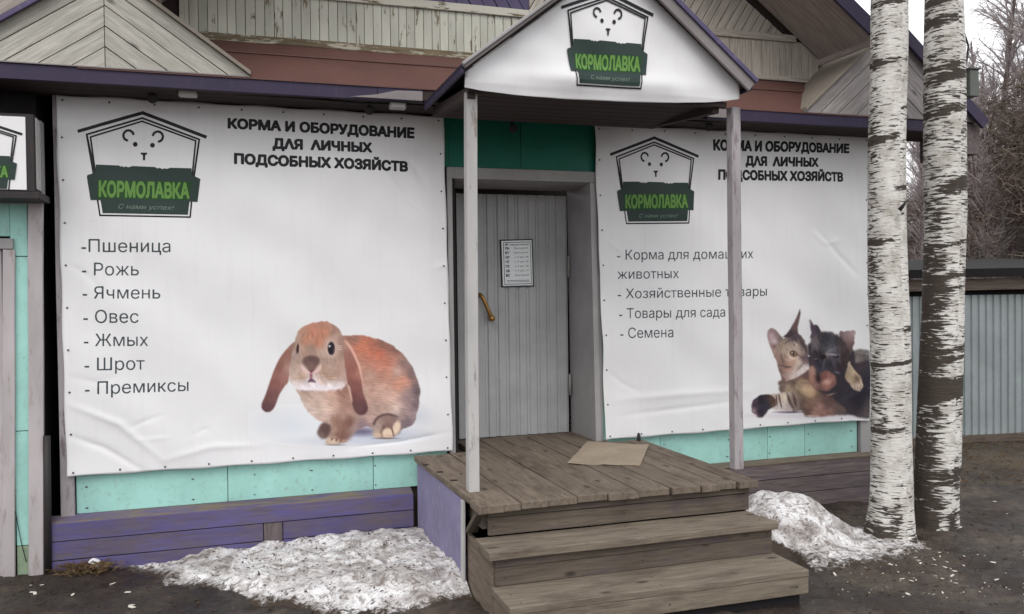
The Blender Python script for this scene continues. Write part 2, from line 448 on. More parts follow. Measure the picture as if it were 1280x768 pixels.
# ------------------------------------------------------------------ the shop emblem, drawn once in its own units
# measured on the left banner in photo pixels: LT left roof tip, RT right roof tip, BM bottom middle
E_LT, E_RT, E_BM = (98.8, 164.5), (257, 172), (181.7, 270.8)
def emblem(LT, RT, BM, ywall, surf, parent, proud=.002, crop=None, ybase=0.):
    e = [np.array(PY(p[0], p[1], -.03))[[0, 2]] for p in (E_LT, E_RT, E_BM)]
    t = [np.array(p) for p in (LT, RT, BM)]
    A = np.array([e[1]-e[0], e[2]-e[0]]).T; B = np.array([t[1]-t[0], t[2]-t[0]]).T
    T = B @ np.linalg.inv(A)
    def mp(p, lift):
        q = np.array(PY(p[0], p[1], -.03))[[0, 2]]; w = t[0]+T @ (q-e[0])
        return (float(w[0]), surf(float(w[0]), float(w[1]))-proud-lift*1.2, float(w[1]))
    def subdiv(poly, n=6):
        out = []
        for i in range(len(poly)):
            a, b = poly[i], poly[(i+1) % len(poly)]
            k = max(1, int(math.dist(a, b)/n))
            out += [(a[0]+(b[0]-a[0])*j/k, a[1]+(b[1]-a[1])*j/k) for j in range(k)]
        return out
    def clip(pl):
        return half_clip(pl, crop[0], crop[1]) if crop else pl
    def bars(poly, lift):
        """split a filled outline into vertical strips so that it follows the cloth"""
        res = []; xs = [p[0] for p in poly]; a = min(xs)
        while a < max(xs):
            q = half_clip(half_clip(poly, (1, 0), a+5), (-1, 0), -a)
            b = min([p[1] for p in q], default=0); e = max([p[1] for p in q], default=-1)
            while b < e:
                w = clip(half_clip(half_clip(q, (0, 1), b+6), (0, -1), -b))
                if len(w) >= 3: res.append([mp(p, lift) for p in w])
                b += 6
            a += 5
        return res
    def stroke(pts, w, lift, closed=False):
        res = []; P = pts+[pts[0]] if closed else pts
        for i, (a, b) in enumerate(zip(P, P[1:])):
            dx, dy = b[0]-a[0], b[1]-a[1]; L = math.hypot(dx, dy); nx, ny = -dy/L*w/2, dx/L*w/2; ex, ey = dx/L*w*.35, dy/L*w*.35
            k = max(1, int(L/8))
            for j in range(k):
                s0, s1 = j/k, (j+1)/k
                p0 = (a[0]+dx*s0-(ex if j == 0 else 0), a[1]+dy*s0-(ey if j == 0 else 0))
                p1 = (a[0]+dx*s1+(ex if j == k-1 else 0), a[1]+dy*s1+(ey if j == k-1 else 0))
                q = clip([(p0[0]+nx, p0[1]+ny), (p1[0]+nx, p1[1]+ny), (p1[0]-nx, p1[1]-ny), (p0[0]-nx, p0[1]-ny)])
                if len(q) >= 3: res.append([mp(p, lift+i*.00006) for p in q])
        return res
    def disc(c, r, lift):
        return [[mp(p, lift) for p in clip([(c[0]+r*math.cos(a*math.pi/8), c[1]+r*math.sin(a*math.pi/8)) for a in range(16)])]]
    def arc(c, r, a0, a1, w, lift):
        pts = [(c[0]+r*math.cos(math.radians(a0+(a1-a0)*i/12)), c[1]-r*math.sin(math.radians(a0+(a1-a0)*i/12))) for i in range(13)]
        return stroke(pts, w, lift)
    ink = []
    ink += stroke([(98.8, 164.5), (178.6, 142), (257, 172)], 4.2, 0)
    ink += stroke([(120, 219), (108.8, 168.8), (178.3, 148.6), (249.2, 175.3), (242.3, 224)], 2.3, .0004)
    ink += stroke([(117.6, 219.5), (108.6, 168.9)], 2, .0005)
    ink += stroke([(120.2, 219.5), (113.6, 172), (178, 152.6), (244.8, 177), (240.2, 224.5)], 2.1, .0008)
    ink += arc((161, 170.2), 6.3, 15, 255, 2.9, .0003)
    ink += arc((197.6, 171.8), 6.3, -80, 165, 2.9, .0003)
    ink += disc((169.4, 181.2), 3, .0003)+disc((190.9, 182.4), 3, .0003)
    ink += bars([(176.3, 191.3), (184.3, 191.6), (184.1, 193.6), (181.9, 194.6), (181.5, 201), (179, 201), (178.8, 194.6), (176.3, 193.4)], .0003)
    ink += stroke([(122.6, 251), (125.6, 269.8), (237.8, 271.9), (239.6, 253)], 2.0, .0002)
    ink = [f for f in ink if len(f) >= 3]
    faces_obj('emblem_outline', ink, M['ink'], parent)
    sl = bars([(120.3, 206.4), (149, 207.3), (151, 208.8), (153, 208), (155, 209.4), (158, 208.4), (160, 209.6), (163, 209), (166, 208), (194, 209.4),
               (197, 211.2), (200, 210.4), (203, 212), (206, 211), (209, 211.8), (213, 210.4), (239.6, 211.2), (240.4, 226), (119.8, 223)], .0011)
    sl += bars([(109.2, 222), (110, 219.6), (119.6, 216.6), (241.5, 220), (250.6, 224.6), (247, 253), (238.4, 252.6), (113.8, 250.6)], .0015)
    sl += bars([(126.2, 250.4), (129, 267), (235, 269), (237, 252.6)], .0011)
    faces_obj('emblem_jar', sl, M['slate'], parent)
    if not (crop and crop[2]):
        faces_obj('emblem_band', bars([(123, 225.4), (240, 228), (236, 251), (122, 249)], .0019), M['bandg'], parent)
    tt = []
    def words(text, tl, tr, br, bl, bold, lift, slant=0):
        res = []
        for f in glyph_mask(text, bold):
            pl = []
            for u, v in f:
                u2 = u+slant*v
                pl.append(((1-v)*((1-u2)*bl[0]+u2*br[0])+v*((1-u2)*tl[0]+u2*tr[0]), (1-v)*((1-u)*bl[1]+u*br[1])+v*((1-u)*tl[1]+u*tr[1])))
            pl = clip(pl)
            if len(pl) >= 3: res.append([mp(p, lift) for p in pl])
        return res
    faces_obj('lettering', words('КОРМОЛАВКА', (124.2, 227.4), (237, 230), (237, 248.2), (124.2, 246), .07, .0026), M['leafink'], parent)
    w2 = words('С нами успех!', (148, 255.6), (216, 257.6), (216, 263), (148, 261.4), .0, .0022, .03)
    if w2: faces_obj('lettering', w2, M['paleink'], parent)

# ------------------------------------------------------------------ ground
def gz(x, y):
    """height of the trodden mud"""
    z = .03 - .035*max(0, x-2.5)
    z = max(z, -.14)
    z += .03*mnoise.noise(Vector((x*1.1, y*1.1, 0))) + .024*mnoise.noise(Vector((x*3.7, y*3.7, 3)))
    z += .018*mnoise.noise(Vector((x*11, y*11, 9)))+.008*abs(mnoise.noise(Vector((x*27, y*27, 4))))
    if y > .6 and x > 6: z += .06*min(1, (y-.6))
    return z
def axis_pts(a, b, step, far, grow=1.28):
    c = list(np.arange(a, b+1e-6, step)); s = step; L = [a]
    while L[-1] > -far: s *= grow; L.append(L[-1]-s)
    s = step; Rr = [c[-1]]
    while Rr[-1] < far: s *= grow; Rr.append(Rr[-1]+s)
    return L[:0:-1]+c+Rr[1:]
gx = axis_pts(-2.4, 7.6, .035, 900); gy = axis_pts(-3.4, 1.0, .035, 900)
def grid_mesh(name, xs, ys, fn, mat, smooth=True, keep=None):
    vs = [(x, y, fn(x, y)) for y in ys for x in xs]; n = len(xs)
    fs = [(j*n+i, j*n+i+1, (j+1)*n+i+1, (j+1)*n+i) for j in range(len(ys)-1) for i in range(n-1)]
    if keep: fs = [f for f in fs if any(keep(vs[k]) for k in f)]
    return mesh_obj(name, vs, fs, mat, None, None, smooth)
def ground_mat():
    m = NT('mud', .75, .4)
    v = m.mapped((1, 1, 1), rand=False)
    a = m.noise(v, 1.3, 6, .65); b = m.noise(v, 14, 8, .75); c_ = m.noise(v, 70, 5, .7)
    c = m.ramp(a, [(.32, (38, 29, 24)), (.48, (58, 47, 39)), (.58, (90, 78, 66)), (.68, (62, 51, 42))])
    c = m.mix(m.ramp(b, [(.35, BW(.75)), (.62, BW(0))]), c, (34, 28, 26))
    c = m.mix(m.ramp(c_, [(.58, BW(0)), (.72, BW(.6))]), c, (120, 104, 84))
    g = m.noise(v, .8, 3, .5)
    sp = m.n('ShaderNodeSeparateXYZ'); m.l(m.co.outputs['Object'], sp.inputs[0])
    far = m.math('GREATER_THAN', sp.outputs[1], .3)
    c = m.mix(m.math('MULTIPLY', m.ramp(g, [(.4, BW(0)), (.6, BW(.6))]), far), c, (84, 73, 55))
    m.p.inputs['Specular IOR Level'].default_value = .5
    wet = m.ramp(m.noise(v, 2.1, 3, .6), [(.45, BW(.22)), (.60, BW(.8))])
    m.l(wet, m.p.inputs['Roughness'])
    m.bump(m.math('ADD', b, m.math('MULTIPLY', c_, .5)), .8, .03)
    return m.color(c)
M['mud'] = ground_mat()
g = grid_mesh('ground', gx, gy, gz, M['mud']); g['kind'] = 'structure'

# ------------------------------------------------------------------ snow heaps
def snow_mat():
    m = NT('old_snow', .8, .15)
    v = m.mapped((1, 1, 1), rand=False)
    a = m.noise(v, 4.5, 7, .7, .8); b = m.noise(v, 17, 8, .78, 1.2); c_ = m.noise(v, 60, 4, .7)
    at = m.n('ShaderNodeAttribute', attribute_name='dirt')
    c = m.ramp(a, [(.32, (118, 111, 107)), (.47, (196, 193, 192)), (.60, (238, 238, 240))])
    c = m.mix(m.ramp(b, [(.50, BW(0)), (.58, BW(.75))]), c, (110, 98, 90))
    c = m.mix(m.ramp(c_, [(.61, BW(0)), (.67, BW(.9))]), c, (58, 46, 38))
    f = m.math('ADD', at.outputs['Fac'], m.math('MULTIPLY', m.math('SUBTRACT', b, .5), 1.6))
    c = m.mix(m.ramp(f, [(.35, BW(0)), (.62, BW(1))]), c, (70, 61, 54))
    m.p.inputs['Subsurface Weight'].default_value = .0
    m.bump(m.math('ADD', b, m.math('MULTIPLY', c_, .5)), .7, .02)
    return m.color(c)
M['snow'] = snow_mat()
def snow_heap(name, x0, x1, y0, y1, hfn, label, dirt_fn=lambda x, y: 0):
    xs = np.arange(x0, x1, .018); ys = np.arange(y0, y1, .018); vs = []; dirt = []; hs = []
    for y in ys:
        for x in xs:
            h = hfn(x, y)
            r = .028*mnoise.noise(Vector((x*4, y*4, 1))) + .014*mnoise.noise(Vector((x*13, y*13, 5))) + .012*abs(mnoise.noise(Vector((x*30, y*30, 7))))
            hh = h+(r if h > 0 else 0)*min(1, max(0, h)*14+.3)
            hs.append(hh); vs.append((x, y, gz(x, y)-.012+hh))
            dirt.append(min(1, max(0, .80-h*15+.35*mnoise.noise(Vector((x*2.6, y*2.6, 12)))+dirt_fn(x, y))))
    n = len(xs)
    fs = [(j*n+i, j*n+i+1, (j+1)*n+i+1, (j+1)*n+i) for j in range(len(ys)-1) for i in range(n-1)]
    fs = [f for f in fs if max(hs[k] for k in f) > .004]
    o = mesh_obj(name, vs, fs, M['snow'], None, None, True)
    at = o.data.attributes.new('dirt', 'FLOAT', 'POINT'); at.data.foreach_set('value', np.array(dirt, dtype=np.float32))
    o['kind'] = 'stuff'; o['label'] = label
    return o
def sm(a, b, x):
    t = min(1, max(0, (x-a)/(b-a))); return t*t*(3-2*t)
def heap_left(x, y):
    # lies against the plinth from the corner by the steps out to the left
    edge = -1.36*sm(-1.1, .8, x)-.24            # how far out it reaches
    if y < edge-.15: return -.1
    cross = sm(edge-.10, edge+.45, y)
    return ((.055*sm(-1.03, -.85, x)+.062*sm(-.75, .5, x))*cross*(.72+.3*sm(.2, 1.1, x)) - .01 + .03*mnoise.noise(Vector((x*2.3, y*2.3, 2))))*sm(-1.04, -.95, x)
def heap_right(x, y):
    d1 = math.hypot((x-3.88)/.60, (y+.76)/.54); d2 = math.hypot((x-3.35)/.5, (y+.7)/.75)
    h = max(.34*max(0, 1-d1**1.7), .28*max(0, 1-d2**1.6), .035*max(0, 1-((x-3.9)/1.1)**2-((y+1.15)/.6)**2)+.02)
    h -= .05*max(0, 1-abs(x-3.62-(y+.7)*.25)/.12)
    return h+.02*mnoise.noise(Vector((x*3, y*3, 8)))-.02
snow_heap('snow_bank', -1.05, 1.28, -1.75, -.08, heap_left, 'dirty old snow lying against the purple plinth left of the steps')
snow_heap('snow_bank', 3.04, 4.9, -1.7, -.08, heap_right, 'higher white snow heap between the wooden steps and the birches', lambda x, y: 1.1*max(0, 1-abs(x-3.62-(y+.7)*.25)/.13)*sm(-.45, -.7, y))

# ------------------------------------------------------------------ the shop building
XR = 5.34
shop = root('shop_building', 'mint and purple wooden shop with chevron plank gables and brown roof strip', 'shop', (2.1, 0, 0))
# walls behind the cladding
core = box('wall', -1.10, 1.52, .03, .16, -.25, 3.62, M['dark'], shop, 0)
box('wall', 2.74, XR-.03, .03, .16, -.25, 3.62, M['dark'], shop, 0)
box('wall', 1.52, 2.74, .03, .16, 2.72, 3.62, M['dark'], shop, 0)
box('wall', 1.52, 2.74, .16, .18, -.25, .55, M['dark'], shop, 0)
box('side_wall', -1.12, -1.04, .165, 6, -.25, 3.5, M['dark'], shop, 0)
box('side_wall', XR-.12, XR-.03, .165, 6, -.25, 3.5, M['plinth_grey'], shop, 0)
box('rear_wall', -1.04, XR-.12, 5.9, 6, -.25, 3.5, M['dark'], shop, 0)
# mint panels below and behind the banners
zb = .375
def panel(x0, x1, z0, z1, mat): return box('panel', x0, x1, .004+random.uniform(0, .003), .028, z0, z1, mat, core, .002)
xs = [-1.03, PY(285, 620)[0], PY(467, 600)[0], 1.49]
for a, b in zip(xs, xs[1:]): panel(a+.002, b-.002, zb, 3.12, M['mint'])
xs = [2.76, 3.27, PY(960, 560)[0], 4.66, 5.21]
for a, b in zip(xs, xs[1:]): panel(a+.002, b-.002, zb-.02, 3.12, M['mint'])
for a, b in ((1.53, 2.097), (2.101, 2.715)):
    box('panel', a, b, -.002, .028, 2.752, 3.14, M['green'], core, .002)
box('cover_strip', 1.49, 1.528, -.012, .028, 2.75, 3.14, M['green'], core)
box('corner_board', -1.118, -1.035, -.022, .03, .33, 3.14, M['post2'], shop, warp=.002)
box('corner_board', 5.225, XR, -.022, .03, .3, 3.14, M['jamb'], shop, warp=.002)
V, Fq = [], []
for x in (-.96, -.3, .1, .5, .95, 1.38, 2.9, 3.3, 3.9, 4.3, 4.7, 5.15):
    for z in (.41, .55):
        v, f = tube_data([(x+random.uniform(-.02, .02), .006, z), (x, -.001, z)], [.005, .004], 6); o_ = len(V); V.extend(v); Fq.extend([tuple(i+o_ for i in q) for q in f])
o = mesh_obj('screws', V, Fq, M['rivet'], core); o['kind'] = 'stuff'
# plinth: ledge and boards
pl = box('plinth', -1.16, 1.215, -.085, .03, -.25, .30, M['dark'], shop, 0)
xw = 1.205
for k, (z0, z1) in enumerate(((.232, .348), (.108, .226), (-.03, .102), (-.2, -.036))):
    if k == 1:
        box('board', -1.19, .15, -.108, -.087, z0, z1, M['plinth'], pl, warp=.002)
        box('board', .285, xw, -.108, -.087, z0, z1, M['plinth'], pl, warp=.002)
    elif k == 2:
        box('board', -1.19, .15, -.107, -.087, z0, z1, M['plinth'], pl, warp=.002)
        box('board', .285, xw, -.107, -.087, z0, z1, M['plinth'], pl, warp=.002)
    else:
        box('board', -1.19, xw, -.109, -.087, z0, z1, M['plinth'], pl, warp=.002)
box('batten', .155, .28, -.104, -.087, -.03, .226, M['plinth_grey'], pl)
board('ledge', (-1.19, -.05, .357), (xw, -.05, .357), .108, .013, M['ledgep'], pl, up=(0, -.25, 1))
pr = box('plinth', 3.07, XR-.005, -.06, .03, -.35, .28, M['dark'], shop, 0)
for z0, z1 in ((.205, .335), (.07, .2), (-.075, .065), (-.3, -.08)):
    box('board', 3.065, XR, -.085+random.uniform(0, .004), -.062, z0, z1, M['plinth_grey'], pr, warp=.002)
board('ledge', (3.065, -.035, .345), (XR, -.035, .345), .11, .018, M['ledge'], pr, up=(0, -.2, 1))

# doorway and door
yd = .5
box('door_jamb', 1.508, 1.548, -.026, .03, .6, 2.745, M['jamb'], shop)
box('door_jamb', 1.548, 1.57, -.02, .5, .6, 2.70, M['black'], shop)
dj = mesh_obj('door_jamb', [(2.690, -.024, .6), (2.735, -.024, .6), (2.735, .54, .6), (2.705, .54, .6),
                       (2.662, -.024, 2.66), (2.708, -.024, 2.66), (2.708, .54, 2.66), (2.690, .54, 2.66)],
              [(0, 1, 5, 4), (1, 2, 6, 5), (2, 3, 7, 6), (3, 0, 4, 7), (0, 3, 2, 1), (4, 5, 6, 7)], M['jamb'], shop)
box('door_casing', 2.712, 2.758, -.015, .028, .6, 2.752, M['jamb'], shop)
box('door_header', 1.512, 2.742, -.028, .03, 2.662, 2.748, M['jamb'], shop)
box('door_lintel', 1.57, 2.70, .033, .5, 2.655, 2.70, M['jamb'], shop, 0)
box('door_back_frame', 1.57, 1.70, .46, .53, .6, 2.655, M['black'], shop, 0)
box('threshold', 1.552, 2.715, .40, .52, .565, .612, M['deck'], shop, warp=.002)
dz0, dz1, dx0, dx1 = .618, 2.615, 1.70, 2.672
# profiled sheet door
vs = []; fs = []
prof = []; x = dx0; k = 0
while x < dx1-.001:
    prof += [(x, 0), (min(x+.055, dx1), 0), (min(x+.063, dx1), .012), (min(x+.082, dx1), .012)]; x += .09
prof.append((dx1, 0))
prof = [p for i, p in enumerate(prof) if i == 0 or p[0] > prof[i-1][0]+1e-4]
for z in (dz0, dz1):
    for px_, d in prof: vs.append((px_, yd+d, z))
n = len(prof)
for i in range(n-1): fs.append((i, i+1, n+i+1, n+i))
b0 = len(vs)
vs += [(dx0, yd+.045, dz0), (dx1, yd+.045, dz0), (dx1, yd+.045, dz1), (dx0, yd+.045, dz1)]
fs += [(b0, b0+3, b0+2, b0+1), (0, n, b0+3, b0), (n-1, b0+1, b0+2, 2*n-1), tuple([b0+1, b0]+list(range(n))), tuple([b0+3, b0+2]+list(range(2*n-1, n-1, -1)))]
door = mesh_obj('door', vs, fs, M['door'], shop)
box('door_edge', dx0-.001, dx0+.022, yd-.006, yd-.001, dz0, dz1, M['door'], door, 0)
for zz in (1.02, 2.02):
    h = PY(714.5, 350 if zz > 1.5 else 500, yd-.02)
    tube('hinge', [(2.678, yd-.012, zz-.09), (2.678, yd-.012, zz+.09)], .012, M['steel'], door, 8)
hd = [PY(600, 368, yd-.05), PY(604, 373, yd-.055), PY(609, 385, yd-.055), PY(613, 394, yd-.055), PY(614, 399, yd-.05)]
hn = tube('handle', hd, [.014, .017, .015, .018, .014], M['brass'], door, 10)
p = PY(614, 398, yd-.04)
tube('knob', [(p[0], yd-.085, p[2]), (p[0], yd-.07, p[2]), (p[0], yd-.03, p[2]), (p[0], yd, p[2])], [.018, .026, .024, .012], M['brass'], hn, 12)
p = PY(601, 369, yd-.04)
tube('rosette', [(p[0], yd-.05, p[2]), (p[0], yd, p[2])], [.013, .022], M['brass'], hn, 12)

# eaves: soffit and purple fascia
YF = -.45
sf = box('soffit', -3.2, 6.0, -.425, .03, 3.142, 3.165, M['dark'], shop, 0)
for k in range(4):
    y0 = -.425+k*.112
    box('board', -3.2, 3.0, y0+.003, y0+.109, 3.126, 3.141, M['dark'], sf, .002)
    box('board', 3.003, 6.0, y0+.003, y0+.109, 3.126, 3.141, M['dark'], sf, .002)
for a, b, mt in ((-3.2, .93, 'purple_dark'), (3.46, 5.93, 'purple_dark')):
    box('fascia', a, b, YF, YF+.022, 3.118, 3.212, M[mt], shop, warp=.003)
prism('fascia', [(.74, 3.128), (1.24, 3.126), (1.24, 3.192), (1.06, 3.188), (.92, 3.152)], YF-.008, YF-.001, 0, M['bare'], shop)
box('fascia', .931, 1.24, YF+.0, YF+.02, 3.12, 3.21, M['purple_dark'], shop, warp=.001)
fq = [(3.27, 3.178), (3.36, 3.142), (3.5, 3.130), (3.74, 3.132), (3.74, 3.192), (3.40, 3.205)]
prism('fascia', fq, YF-.012, YF-.002, 0, M['bare'], shop)
box('fascia', 1.24, 3.27, YF+.002, YF+.02, 3.13, 3.2, M['dark'], shop)
for a, b in ((-3.2, .11), (4.335, 5.93)):
    box('drip_edge', a, b, YF-.012, YF+.02, 3.213, 3.221, M['bare'], shop, .001)

# brown sheet strip above the eaves
mesh_obj('roof_strip', [(-.9, YF-.008, 3.214), (5.0, YF-.008, 3.214), (5.0, -.10, 3.470), (-.9, -.10, 3.470),
                        (-.9, YF-.008, 3.204), (5.0, YF-.008, 3.204), (5.0, -.10, 3.458), (-.9, -.10, 3.458)],
         [(0, 1, 2, 3), (4, 7, 6, 5), (0, 4, 5, 1), (2, 6, 7, 3), (1, 5, 6, 2), (0, 3, 7, 4)], M['brown'], shop)
mesh_obj('roof_strip', [(-.9, -.125, 3.468), (5.0, -.125, 3.468), (5.0, .05, 3.592), (-.9, .05, 3.592),
                        (-.9, -.125, 3.460), (5.0, -.125, 3.460), (5.0, .05, 3.57), (-.9, .05, 3.57)],
         [(0, 1, 2, 3), (4, 7, 6, 5), (0, 4, 5, 1), (2, 6, 7, 3), (1, 5, 6, 2), (0, 3, 7, 4)], M['brown'], shop)

# attic wall
YA = .05
aw = box('attic_wall', -1.0, 5.3, YA+.02, YA+.12, 3.5, 4.0, M['dark'], shop, 0)
apx, apz, sl_ = 2.2, 5.72, .73      # main gable: ridge and pitch
mesh_obj('gable_backing', [(-.2, YA+.03, 4.0), (4.6, YA+.03, 4.0), (apx, YA+.03, apz-.05), (-.2, YA+.1, 4.0), (4.6, YA+.1, 4.0), (apx, YA+.1, apz-.05)],
         [(0, 1, 2), (3, 5, 4), (0, 3, 4, 1), (1, 4, 5, 2), (2, 5, 3, 0)], M['dark'], shop)
x = -.34
while x < 4.86:
    w_ = .0625*random.uniform(.93, 1.07)
    if x > 3.6: w_ = random.choice((.075, .10, .062, .09))
    box('slat', x, x+w_-.0035, YA-.004+random.uniform(-.002, .002), YA+.018, 3.60+random.uniform(-.004, .002), 3.935, M['slat'] if x < 3.3 else M['oblique'], aw, .002)
    x += w_
box('base_trim', -.4, 2.6, YA-.03, YA-.006, 3.572, 3.625, M['trim'], aw, warp=.003)
box('base_trim', 2.605, 4.9, YA-.03, YA-.006, 3.586, 3.632, M['oblique'], aw, warp=.002)
box('upper_trim', -.1, 2.3, YA-.026, YA-.006, 3.925, 3.985, M['trim2'], aw, warp=.002)
box('upper_trim', 2.305, 4.62, YA-.026, YA-.006, 3.925, 3.985, M['oblique'], aw, warp=.002)
ug = mesh_obj('gable_field', [(-.1, YA+.021, 3.99), (4.5, YA+.021, 3.99), (apx, YA+.021, apz-.12), (-.1, YA+.028, 3.99), (4.5, YA+.028, 3.99), (apx, YA+.028, apz-.12)],
              [(0, 1, 2), (3, 5, 4), (0, 3, 4, 1), (1, 4, 5, 2), (2, 5, 3, 0)], M['dark'], shop)
planking('slat', [(2.2, 3.99), (4.5, 3.99), (2.2, apz-.1)], YA-.004, YA+.019, math.radians(58), .07, .006, M['oblique'], ug)
planking('slat', [(-.1, 3.99), (2.196, 3.99), (2.196, apz-.1)], YA-.004, YA+.019, math.radians(122), .09, .005, M['purple'], ug)
# main gable roof with planked overhang
def slope_pt(s, d): return (apx+s*d, apz-sl_*d)
for s in (-1, 1):
    e = 2.66
    a, b = slope_pt(s, 0), slope_pt(s, e)
    mesh_obj('roof', [(a[0], -.70, a[1]+.03), (b[0], -.70, b[1]+.03), (b[0], 6.3, b[1]+.03), (a[0], 6.3, a[1]+.03),
                      (a[0], -.70, a[1]+.06), (b[0], -.70, b[1]+.06), (b[0], 6.3, b[1]+.06), (a[0], 6.3, a[1]+.06)],
             [(0, 1, 2, 3), (4, 7, 6, 5), (0, 4, 5, 1), (2, 6, 7, 3), (1, 5, 6, 2), (0, 3, 7, 4)], M['roof'], shop)
    r_ = bpy.data.objects[[o.name for o in bpy.data.objects if o.name.startswith('roof') and o.name[4:5] in ('', '.')][-1]]
    for k in range(8):
        y = -.655+k*.09
        board('soffit_plank', (a[0], y, a[1]+.018), (b[0], y, b[1]+.018), .087, .018, M['soffit_plank'], r_, up=(s*sl_, 0, 1))
    board('bargeboard', (a[0], -.712, a[1]+.0), (b[0]+s*.03, -.712, b[1]-.02), .022, .12, M['purple_dark'], r_, up=(s*sl_, 0, 1))
    board('eave_board', (b[0], -.69, b[1]+.01), (b[0], 6.2, b[1]+.01), .02, .09, M['soffit_plank'], r_)

# the two chevron-planked dormer gables on the eaves
def dormer(ax, az, fl, fr, zf, mat, width, edge_mat, roofmat, right_over=0., left_over=0.):
    sL = (az-zf)/(ax-fl); sR = (az-zf)/(fr-ax)
    dg = mesh_obj('dormer', [(fl+.02, -.42, zf), (fr-.02, -.42, zf), (ax, -.42, az-.02), (fl+.02, -.30, zf), (fr-.02, -.30, zf), (ax, -.30, az-.02)],
                  [(0, 1, 2), (3, 5, 4), (0, 3, 4, 1), (1, 4, 5, 2), (2, 5, 3, 0)], M['black'], shop)
    planking('plank', [(fl, zf), (ax-.002, zf), (ax-.002, az)], YF, -.421, math.atan(sL), width, .005, mat, dg, start=.001)
    planking('plank', [(ax+.002, zf), (fr, zf), (ax+.002, az)], YF, -.421, -math.atan(sR), width, .005, mat, dg, start=.001)
    for (fx, s, sl, ov) in ((fl, -1, sL, left_over), (fr, 1, sR, right_over)):
        ex, ez = fx+s*ov, zf-sl*ov
        mesh_obj('dormer_roof', [(ax, YF-.03, az+.004), (ex, YF-.03, ez+.004), (ex, 1.2, ez+.004), (ax, 1.2, az+.004),
                                 (ax, YF-.03, az+.03), (ex, YF-.03, ez+.03), (ex, 1.2, ez+.03), (ax, 1.2, az+.03)],
                 [(0, 1, 2, 3), (4, 7, 6, 5), (0, 4, 5, 1), (2, 6, 7, 3), (1, 5, 6, 2), (0, 3, 7, 4)], roofmat, dg)
    return dg, sL, sR
dg, sL, sR = dormer(-.745, 3.832, -1.64, .112, 3.222, M['gable'], .104, None, M['dormer_roof'])
board('bargeboard', (-.78, YF-.045, 3.822), (-1.72, YF-.045, 3.163), .02, .03, M['purple'], dg, up=(-.7, 0, 1))
board('bargeboard', (-.78, YF-.045, 3.842), (-1.72, YF-.045, 3.183), .02, .008, M['bare'], dg, up=(-.7, 0, 1))
board('bargeboard', (-.70, YF-.04, 3.945), (-1.72, YF-.04, 3.232), .02, .085, M['soffit_plank'], dg, up=(-.7, 0, 1))
board('bargeboard', (-.70, YF-.04, 4.145), (-1.72, YF-.04, 3.432), .02, .1, M['soffit_plank'], dg, up=(-.7, 0, 1))
board('bargeboard', (-.70, YF-.04, 4.04), (-1.72, YF-.04, 3.327), .02, .095, M['soffit_plank'], dg, up=(-.7, 0, 1))
prism('wing_backing', [(-.71, 3.90), (-.71, 4.18), (-1.71, 3.47), (-1.71, 3.19)], YF-.028, 1.2, .6, M['roof'], dg)
dg2, sL, sR = dormer(5.19, 3.972, 4.335, 6.10, 3.222, M['dormer'], .115, None, M['dormer_roof'], right_over=.01)
board('bargeboard', (5.19, YF-.05, 3.972), (6.13, YF-.05, 3.972-.94*sR), .03, .10, M['purple_dark'], dg2, up=(sR, 0, 1))
box('eave_return', 6.0, 6.14, -.43, .1, 2.95, 3.21, M['plinth_grey'], shop)

# ------------------------------------------------------------------ cables and lamps under the eaves
def px_line(pts): return [PY(a, b, c) for a, b, c in pts]
tag(tube('power_cable', px_line([(243, 111, -.33), (300, 118, -.34), (380, 123, -.35), (450, 129, -.35), (520, 131, -.35), (560, 134, -.35), (620, 138, -.34), (650, 137, -.34),
    (700, 141, -.34), (760, 146, -.34), (830, 150, -.34), (880, 152, -.34), (960, 153, -.34), (1060, 157, -.34)]), .007, M['cable'], None, 6),
    'thin black power cable strung along under the dark eaves', 'cable')
def lamp(px, py, w, h, y, label):
    c = PY(px, py, y); r = root('floodlight', label, 'lamp', (c[0], c[1], c[2]+h/2+.02), 'white floodlights under the eaves')
    b = box('housing', c[0]-w/2, c[0]+w/2, y-.03, y+.03, c[2]-h/2, c[2]+h/2, M['lamp'], r, .008)
    box('lens', c[0]-w/2+.01, c[0]+w/2-.01, y-.036, y-.031, c[2]-h/2+.008, c[2]+h/2-.008, M['white'], r, .002)
    for s in (-1, 1):
        board('bracket', (c[0]+s*(w/2+.006), y, c[2]), (c[0]+s*(w/2+.006), y+.02, 3.125), .012, .006, M['iron'], r, up=(1, 0, 0))
lamp(235, 116, .115, .058, -.33, 'white floodlight under the eaves above the wheat list banner emblem')
lamp(497, 132.5, .115, .05, -.36, 'white floodlight under the eaves just left of the porch roof')
lamp(665, 142.5, .115, .05, -.36, 'white floodlight above the green panels over the door')
def dark_lamp(px, py, y, label):
    c = PY(px, py, y)
    r = root('spot_lamp', label, 'lamp', c, 'small dark lamps under the eaves')
    prof_ = [(.0, .010), (.012, .022), (.03, .034), (.034, .032)]
    tube('shade', [(c[0], c[1]-a, c[2]-.4*a) for a, b in prof_], [b for a, b in prof_], M['iron'], r, 14)
    tube('arm', [(c[0], c[1], c[2]), (c[0]+.01, c[1]+.03, c[2]+.04), (c[0]+.01, c[1]+.04, 3.13)], .008, M['iron'], r, 6)
dark_lamp(191, 122, -.2, 'small dark lamp on an arm left of the emblem floodlight')
dark_lamp(461, 137, -.25, 'small dark lamp under the eaves left of the porch')
dark_lamp(640, 160, -.1, 'small dark lamp on the green panels over the door')
dark_lamp(884, 158, -.25, 'small dark lamp above the emblem of the right banner')

